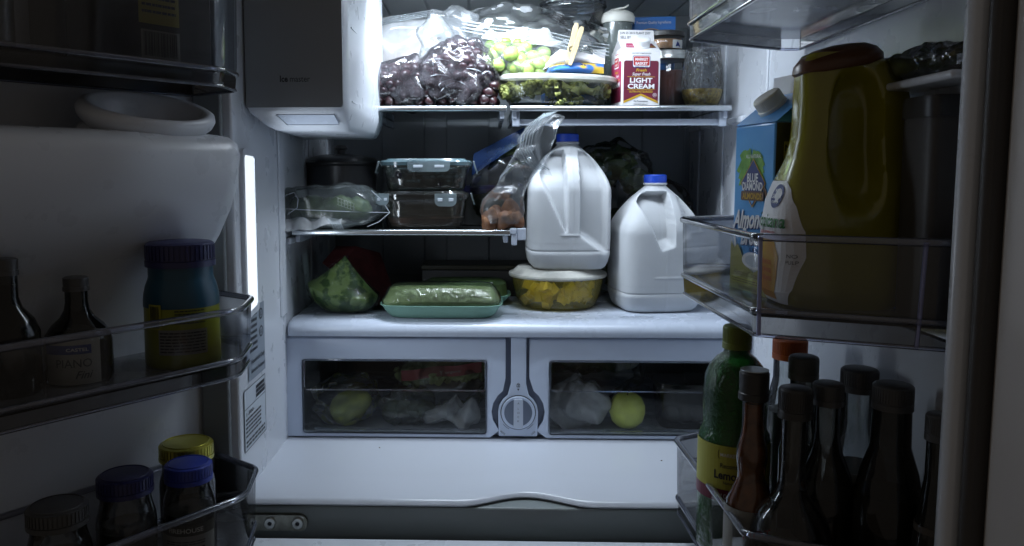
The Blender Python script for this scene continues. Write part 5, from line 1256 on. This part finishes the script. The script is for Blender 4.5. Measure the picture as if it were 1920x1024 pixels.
# silhouette seen by the viewer: x left/right edges by height, thickness along y
sil = [(0.0000, -0.0682, 0.0330), (0.0044, -0.0792, 0.0418), (0.0165, -0.0869, 0.0484), (0.0495, -0.0891, 0.0517), (0.0880, -0.0891, 0.0528), (0.1155, -0.0847, 0.0539), (0.1375, -0.0770, 0.0539), (0.1595, -0.0682, 0.0539), (0.1815, -0.0638, 0.0539), (0.2090, -0.0627, 0.0528), (0.2332, -0.0627, 0.0484), (0.2486, -0.0627, 0.0396), (0.2596, -0.0605, 0.0264), (0.2673, -0.0550, 0.0066)]
rings = []; SUB = 5
for k in range(len(sil) - 1):
    for j in range(SUB if k < len(sil) - 2 else SUB + 1):
        u = j / SUB; z, xl_, xr_ = [sil[k][i] * (1 - u) + sil[k + 1][i] * u for i in range(3)]
        th_ = .050 - .018 * sm(.11, .176, z) - .006 * sm(.22, .265, z)
        cx_, ha = (xl_ + xr_) / 2, (xr_ - xl_) / 2; out = []
        for p_ in ring_arc(cx_, 0, z, ha, th_, 3.2, 170):
            q2 = p_.copy()
            m_ = sm(1.5, .45, (abs(p_.x + .012) / .025) ** 3 + (abs(z - .176) / .068) ** 3)
            if abs(p_.y) > .003: q2.y -= math.copysign(min(abs(p_.y) - .002, .024) * m_, p_.y)
            out.append(q2)
        rings.append(out)
b = B(); b.loft(rings); b.finish('jug_body', 'juice', t, smooth=60)
b = B(); b.loft([ring(-.019, 0, z, a, c_, 2.4, 48) for z, a, c_ in ((.228, .038, .027), (.231, .041, .029), (.238, .040, .028), (.245, .034, .024), (.250, .024, .017), (.252, .010, .008))]); b.xf(lambda v: (v.x * 1.10, v.y * 1.08, (v.z + (v.x + .02) * .16) * 1.10)); b.finish('cap', 'ambercap', t, smooth=50)
# label on the left side (facing the front of the bin)
def jl(u, v, h):   # u along y (toward viewer negative), v height
    k = 0
    while k < len(sil) - 2 and sil[k + 1][0] < v: k += 1
    f = (v - sil[k][0]) / (sil[k + 1][0] - sil[k][0]); xl_ = sil[k][1] * (1 - f) + sil[k + 1][1] * f; xr_ = sil[k][2] * (1 - f) + sil[k + 1][2] * f
    th_ = .050 - .018 * sm(.11, .176, v) - .006 * sm(.22, .265, v); y = -u; yy = min(.999, abs(y) / (th_)); ha = (xr_ - xl_) / 2; cx_ = (xl_ + xr_) / 2
    x = cx_ - ha * (1 - yy ** 3.2) ** (1 / 3.2); return (x - h, y - h * (.8 if u > .02 else 0), v)
p = Print(lambda u, v, h: jl(u * 1.06, v * 1.10, h))
def grid_poly(pr, pts, mat, h, n=14, m=22):
    """fill a convex outline with a grid so it follows the curved wall"""
    v0, v1 = min(q[1] for q in pts), max(q[1] for q in pts); pr._m(mat); rows = []
    for j in range(m + 1):
        v = v0 + (v1 - v0) * (.004 + .992 * j / m); xs_ = []
        for i in range(len(pts)):
            a, c = pts[i], pts[(i + 1) % len(pts)]
            if (a[1] - v) * (c[1] - v) < 0: xs_.append(a[0] + (c[0] - a[0]) * (v - a[1]) / (c[1] - a[1]))
        if len(xs_) < 2: continue
        rows.append([pr.map(min(xs_) + (max(xs_) - min(xs_)) * i / n, v, h) for i in range(n + 1)])
    vs = [q for r_ in rows for q in r_]; pr.b.add(vs, [(j * (n + 1) + i, j * (n + 1) + i + 1, (j + 1) * (n + 1) + i + 1, (j + 1) * (n + 1) + i) for j in range(len(rows) - 1) for i in range(n)])
lab = [(.030, .004), (.038, .020), (.0435, .050), (.0430, .075), (.038, .098), (.028, .116), (.018, .123), (-.018, .123), (-.034, .110), (-.042, .08), (-.042, .03), (-.032, .004)]
grid_poly(p, lab, 'whiteink', .0006, 18, 30)
grid_poly(p, [(.018, .008), (.024, .03), (.027, .050), (.020, .066), (-.036, .070), (-.040, .03), (-.032, .008)], 'orangeink', .0010, 14, 16)
p.ell(.012, .108, .0115, .0115, 'inkb', .0012, 28); p.text('CALCIUM', .012, .108, .006, 'whiteink', .018, h=.0018); p.text('MORE', .012, .1135, .004, 'whiteink', .009, h=.0018); p.text('VITAMIN D', .012, .1025, .004, 'whiteink', .014, h=.0018)
p.text('Tropicana', .0, .0845, .018, 'greenink', .066, h=.0016, bold=.02); p.text('pure premium', .004, .0735, .007, 'redink', .034, h=.0016)
p.text('NO', .038, .052, .005, 'inkmid', .006, h=.0018, bold=0); p.text('PULP', .038, .046, .005, 'inkmid', .007, h=.0018, bold=0)
for k in range(3): p.text('100% ORANGE', .0, .044 - k * .008, .006, 'redink', .034, h=.0016)
p.finish('label', t)
# lower tan panel of the carton

# ---- black tub behind the jug, pouch on the ledge
q0 = DR(.410, .022, 0)
t = thing('coffee_tub', 'tall matte black tub at the outer end of the right door bin', 'tub', (q0.x, q0.y, Z + zb_m))
b = B(); b.loft([ring(0, 0, z, .0185 * k, .030 * k, 5, 48) for z, k in ((0, .9), (.004, .98), (.18, 1), (.205, 1), (.208, .96))]); b.finish('tub_body', 'blacktub', t, smooth=40)
b = B(); b.loft([ring(0, 0, z, .020 * k, .032 * k, 5, 48) for z, k in ((.196, 1), (.212, 1), (.216, .95))]); b.finish('lid', 'black', t, smooth=40)
q0 = DR(.39, .025, .0905)
t = thing('produce_pouch', 'small clear pouch with a pale green fruit on the door ledge', 'bag', (q0.x, q0.y, Z + .0905))
film('bag_film', t, (0, 0, .016), .018, .075, .015, 'filmdark', lam=.02, amp=.006, seed=201, N=50, K=26)
b = B(); blob(b, (0, .045, .016), .014, 1, 1.2, 1, 18, 12)
b.finish('fruit', 'limedim', t, smooth=60)
# ---- white napkin packs in the highest bin
q0 = DR(.165, .125, .19)
t = thing('paper_pack', 'white wrapped paper pack in the highest bin of the right door', 'pack', (q0.x, q0.y, q0.z + .002))
film('wrapper', t, (0, 0, .06), .050, .085, .055, 'paper', e=5, ev=5, lam=.03, amp=.006, seed=211, N=60, K=36)
q0 = DR(.34, .12, .19)
t = thing('butter_box', 'pale carton standing behind the paper pack in the highest bin', 'box', (q0.x, q0.y, q0.z + .002))
b = B(); b.box(-.045, .045, -.05, .05, 0, .09); b.finish('box_body', 'labelw', t, bevel=.002)

# ---- bottles of the lowest right bin
zb_l = -.4595
def bottle(label, cat, px, D, topz, prof, wall, liq=None, liqh=0, cap=None, capr=.015, caph=.02, ribs=True, name='sauce_bottle', z0=zb_l, loc=None, lab=None, e=2, wallkw={}):
    h = topz - z0; x = X(px, D, (topz + z0) / 2)
    t = thing(name, label, cat, (x, D, Z + z0))
    hb = h - caph
    pr = [(r_, f * hb) for r_, f in prof]
    b = B(); b.lathe(pr, 56, e, cap1=False); b.finish('bottle_body', wall, t, smooth=60)
    if liq:
        lp = [(max(.001, r_ - .0018), min(f * hb + .001, liqh * hb)) for r_, f in prof if f <= liqh] ; b = B(); b.lathe(lp + [(lp[-1][0] * .98, liqh * hb)], 48, e); b.finish('contents', liq, t, smooth=60)
    b = B(); b.lathe([(capr * 1.03, hb - .002), (capr * 1.03, hb + caph * .18), (capr * .98, hb + caph * .20), (capr, hb + caph * .9), (capr * .92, h - .0008), (capr * .8, h)], 44)
    if ribs: cap_ribs(b, capr, hb + caph * .25, hb + caph * .85, 44)
    b.finish('cap', cap, t, smooth=30)
    if lab:
        rl, v0, v1, mt = lab
        b = B(); b.lathe([(rl + .0006, v0), (rl + .0006, v1)], 56, e, cap0=False, cap1=False); b.finish('label', mt, t, smooth=60)
    return t, hb
def cyl(r_, ph=0):
    return lambda u, v, h: ((r_ + h) * math.sin(u / r_ + ph), -(r_ + h) * math.cos(u / r_ + ph), v)
def lateral_label(t, r_, v0, v1, u0, u1, mat, name='label', **kw):
    p = Print(cyl(r_)); p.rect(u0, v0, u1, v1, mat, .0005, 30, 1); return p
t, hb = bottle('green lemon juice bottle with a yellow green cap and yellow label', 'bottle', 1376, .955, -.183,
    [(.034, 0), (.040, .01), (.0415, .03), (.0415, .30), (.0415, .555), (.0405, .58), (.0375, .60), (.0365, .62), (.0375, .70), (.0375, .79), (.0355, .86), (.0305, .91), (.0225, .95), (.0155, .97), (.0145, 1)], 'greenglass', 'lemonliq', .30, 'capyellow', .0165, .026)
b = B(); b.lathe([(.0340, .31 * hb), (.0345, .55 * hb), (.031, .60 * hb), (.033, .78 * hb), (.022, .92 * hb)], 40)
b.finish('inner_wall', 'greencore', t, smooth=60)
lt_, lb_ = .555 * hb, .285 * hb
p = lateral_label(t, .0418, lb_, lt_, -.075, .075, 'labely')
p.rect(-.075, lb_, .075, lb_ + (lt_ - lb_) * .22, 'maroon', .0008, 30); p.text('100% Juice', -.008, lb_ + (lt_ - lb_) * .11, .008, 'labelw', .034, h=.0012)
p.rrect(-.030, lt_ - .016, .016, lt_ - .005, .003, 'ink', .0008); p.text('MARKET BASKET', -.007, lt_ - .0105, .006, 'labelw', .040, h=.0012)
p.text('Reconstituted', -.008, lt_ - .0235, .008, 'ink', .038, h=.0009); p.text('Lemon Juice', -.006, lt_ - .0350, .014, 'ink', .056, h=.0009, bold=.03); p.text('Natural Strength', -.008, lt_ - .0440, .005, 'ink', .030, h=.0009); p.finish('label', t)
t, hb = bottle('slim hot sauce bottle with red sauce and a shiny black cap', 'bottle', 1408, .862, -.215,
    [(.023, 0), (.026, .02), (.027, .05), (.027, .38), (.025, .46), (.0185, .53), (.0145, .58), (.0150, .63), (.0165, .68), (.0160, .74), (.0130, .79), (.0115, .85), (.0115, 1)], 'clearglass', 'hot', .97, 'black', .0158, .030, False)
b = B(); b.lathe([(.0150, hb + .0302), (.0149, hb + .0310), (.004, hb + .0312)], 40); b.finish('cap_disc', 'tin', t)
p = lateral_label(t, .0272, .03, .095, -.05, .05, 'labeldim'); p.text('HOT', 0, .07, .016, 'redink', .03, h=.0009); p.finish('label', t)
t, hb = bottle('squat clear bottle with a rounded shoulder and a tall black cap', 'bottle', 1484, .820, -.222,
    [(.036, 0), (.0395, .02), (.0405, .05), (.0405, .36), (.039, .43), (.033, .50), (.024, .555), (.0165, .60), (.0135, .66), (.0125, .75), (.013, 1)], 'clearglass', 'darkliq', .33, 'black', .0165, .030)
p = lateral_label(t, .0408, .02, .075, -.05, .05, 'almdark'); p.text('VINEGAR', 0, .05, .012, 'labeldim', .05, h=.0009); p.finish('label', t)
bottle('white bottle with a bright orange cap at the back of the lowest bin', 'bottle', 1475, 1.00, -.208,
    [(.024, 0), (.026, .02), (.026, .7), (.022, .82), (.019, .88), (.019, 1)], 'clearglass', 'labeldim', .7, 'orangecap', .0205, .024)
bottle('bottle with a ribbed grey cap just right of the orange cap', 'bottle', 1500, .93, -.214,
    [(.022, 0), (.024, .02), (.024, .6), (.018, .75), (.014, .85), (.014, 1)], 'darkglass', 'darkliq', .6, 'greycap', .0165, .026)
bottle('dark bottle with a low black cap between the grey and the wide cap', 'bottle', 1545, .84, -.222,
    [(.028, 0), (.031, .02), (.031, .5), (.026, .64), (.016, .76), (.013, .84), (.013, 1)], 'darkglass', 'darkliq', .55, 'darkgray', .0155, .022)
bottle('pale necked bottle with a wide dark cap beneath the middle bin', 'bottle', 1603, .88, -.216,
    [(.030, 0), (.033, .02), (.033, .5), (.026, .68), (.0185, .80), (.0175, 1)], 'clearglass', 'labeldim', .6, 'darkgray', .0192, .024)
bottle('broad shouldered dark bottle with a wide black cap near the door end', 'bottle', 1664, .80, -.212,
    [(.030, 0), (.033, .02), (.033, .55), (.027, .70), (.019, .82), (.018, 1)], 'darkglass', 'darkliq', .6, 'darkgray', .0188, .024)
bottle('small dark bottle with a black cap hard against the door end', 'bottle', 1752, .745, -.226,
    [(.018, 0), (.020, .02), (.020, .5), (.014, .7), (.011, .82), (.011, 1)], 'darkglass', 'darkliq', .6, 'darkgray', .0128, .024)

# ================================================================== LEFT DOOR
zl_m, zl_l = -.2365, -.4875
t, hb = bottle('wide jar with a navy lid, teal shoulder and yellow label', 'jar', 341, .965, -.084,
    [(.038, 0), (.043, .01), (.0445, .04), (.0445, .16), (.0440, .66), (.0432, .72), (.041, .80), (.0385, .85), (.0375, .88), (.0375, 1)], 'jary', None, 0, 'bluelid', .0400, .028, True, 'condiment_jar', zl_m)
b = B(); b.lathe([(.0448, .60 * hb), (.0446, .66 * hb), (.0438, .72 * hb), (.0416, .80 * hb), (.0391, .85 * hb), (.0380, .88 * hb), (.0380, .99 * hb)], 48, cap0=False, cap1=False); b.finish('shoulder_sleeve', 'teal', t, smooth=60)
p = Print(cyl(.0450)); p.rect(-.012, .020, .046, .050, 'labeldim', .0005, 14); p.lines(-.010, .044, .022, .048, 7, 'ink', .0009, .45, 3); p.lines(.008, .044, .056, .074, 5, 'ink', .0006, .4, 6); p.rect(-.026, .050, -.008, .080, 'labely', .0005, 6); p.bars(-.024, -.010, .052, .078, 16, 'ink', .0009); p.finish('label', t)
t, hb = bottle('dark wine vinegar bottle with a pale paper label', 'bottle', 146, .880, -.117,
    [(.032, 0), (.035, .02), (.036, .06), (.036, .44), (.034, .52), (.027, .62), (.018, .70), (.0135, .78), (.012, .86), (.012, 1)], 'darkglass', 'darkliq', .5, 'darkgray', .0135, .014, False, 'vinegar_bottle', zl_m)
p = Print(cyl(.0363)); p.rect(-.020, .004, .040, .056, 'labeldim', .0005, 24); p.rect(-.020, .038, .030, .048, 'inkb', .0009, 16); p.text('CASTEL', .016, .043, .005, 'labelw', .022, h=.0013); p.text('PIANO', .012, .028, .013, 'inkmid', .036, h=.0009, bold=.0); p.text('Fini', .022, .015, .012, 'inkmid', .018, shear=.4, h=.0009); p.finish('label', t)
bottle('dark glossy bottle at the far left of the middle left bin', 'bottle', 14, .820, -.090,
    [(.028, 0), (.031, .02), (.031, .52), (.026, .62), (.015, .72), (.012, .80), (.012, 1)], 'darkglass', 'darkliq', .9, 'darkgray', .0132, .016, False, 'dark_bottle', zl_m)
def jar(label, px, D, top, r_, lid, lidr, seed, name='condiment_jar', extra=None, capn='jar'):
    t, hb = bottle(label, 'jar', px, D, top, [(r_ * .86, 0), (r_ * .97, .02), (r_, .06), (r_, .66), (r_ * .97, .74), (r_ * .88, .84), (lidr * .92, .90), (lidr * .92, 1)], 'clearglass', 'darkliq', .62, lid, lidr, .020, True, name, zl_l)
    b = B(); b.tube([(lidr * .86 * math.cos(2 * math.pi * i / 36), lidr * .86 * math.sin(2 * math.pi * i / 36), hb + .020) for i in range(36)], .0008, 5, True); b.finish('lid_ring', lid, t)
    return t, hb
jar('jar with a shiny gold lid at the right of the lowest left bin', 352, 1.035, -.361, .036, 'gold', .0345, 1)
t, hb = jar('jar with a blue lid and pale olive label in front of the gold lid', 356, .965, -.363, .032, 'bluecapd', .0285, 2)
p = Print(cyl(.0323)); p.rect(-.045, .006, .045, .052, 'labeldim', .0005, 26); p.rect(-.045, .042, .045, .056, 'almdark', .0009, 26); p.text('FIREHOUSE', .006, .049, .008, 'labelw', .042, h=.0013); p.text('OLIVES', .010, .022, .015, 'ink', .038, h=.0009, bold=.02); p.lines(-.02, .03, .030, .036, 2, 'inkmid', .0009, .5, 5); p.finish('label', t)
jar('dim jar with a dark navy lid left of the blue lidded one', 238, .905, -.355, .034, 'bluelid', .031, 3)
jar('shadowed jar with a black lid at the left of the lowest left bin', 112, .835, -.363, .034, 'darkgray', .031, 4)
# upper left bin: dark box with barcode, yellow flash, steel can
q = DL(.17, .075, .127)
t = thing('soda_box', 'dark carton with a dull yellow panel and barcode in the uppermost left bin', 'box', (q.x, q.y, q.z), (0, 0, math.atan2(dL.y, dL.x) + math.pi))
b = B(); b.box(-.095, .085, -.045, .045, 0, .20); b.finish('box_body', 'black', t, bevel=.002)
p = Print(lambda u, v, h: (u, -.045 - h, v)); p.rect(-.012, .045, .040, .155, 'almnut', .0006); p.rect(-.010, .005, .040, .038, 'labeldim', .0006); p.bars(-.007, .037, .008, .036, 34, 'ink', .0010); p.lines(-.008, .036, .055, .15, 12, 'ink', .0010, .4, 3); p.rect(-.020, .158, .042, .190, 'inkb', .0006); p.finish('side_print', t)
q = DL(.345, .100, .127)
t = thing('steel_can', 'shiny steel can at the far left edge of the uppermost left bin', 'can', (q.x, q.y, q.z))
b = B(); b.lathe([(.030, 0), (.033, .003), (.033, .06), (.0335, .062), (.033, .064), (.033, .16)], 48); b.finish('can_body', 'tin', t, smooth=40)
q = DL(.045, .055, .127)
t = thing('paper_packet', 'plain grey packet standing at the hinge end of the uppermost left bin', 'packet', (q.x, q.y, q.z), (0, 0, math.atan2(dL.y, dL.x) + math.pi))
b = B(); b.box(-.018, .014, -.035, .035, 0, .14); b.finish('packet_body', 'stickg', t, bevel=.004)

# a few crumbs on the cabinet floor
for k_, (px, py, lb) in enumerate(((712, 851, 'tiny dark crumb on the white floor below the left drawer'), (706, 970, 'tiny dark crumb near the hinge on the grey rail'), (1240, 875, 'tiny dark crumb on the white floor below the right drawer'))):
    if k_ == 1: continue
    q = at(px, py, 1.39 - (py - 828) / 120 * .25)
    b = B(); blob(b, (0, 0, 0), .0011, 1.3, 1, .7, 8, 6, amp=.5, lam=.001, seed=k_); o = b.finish('crumb', 'trunkink'); o.location = (q.x, q.y, ZFLOOR + .0022); tagm(o, lb, 'crumb')
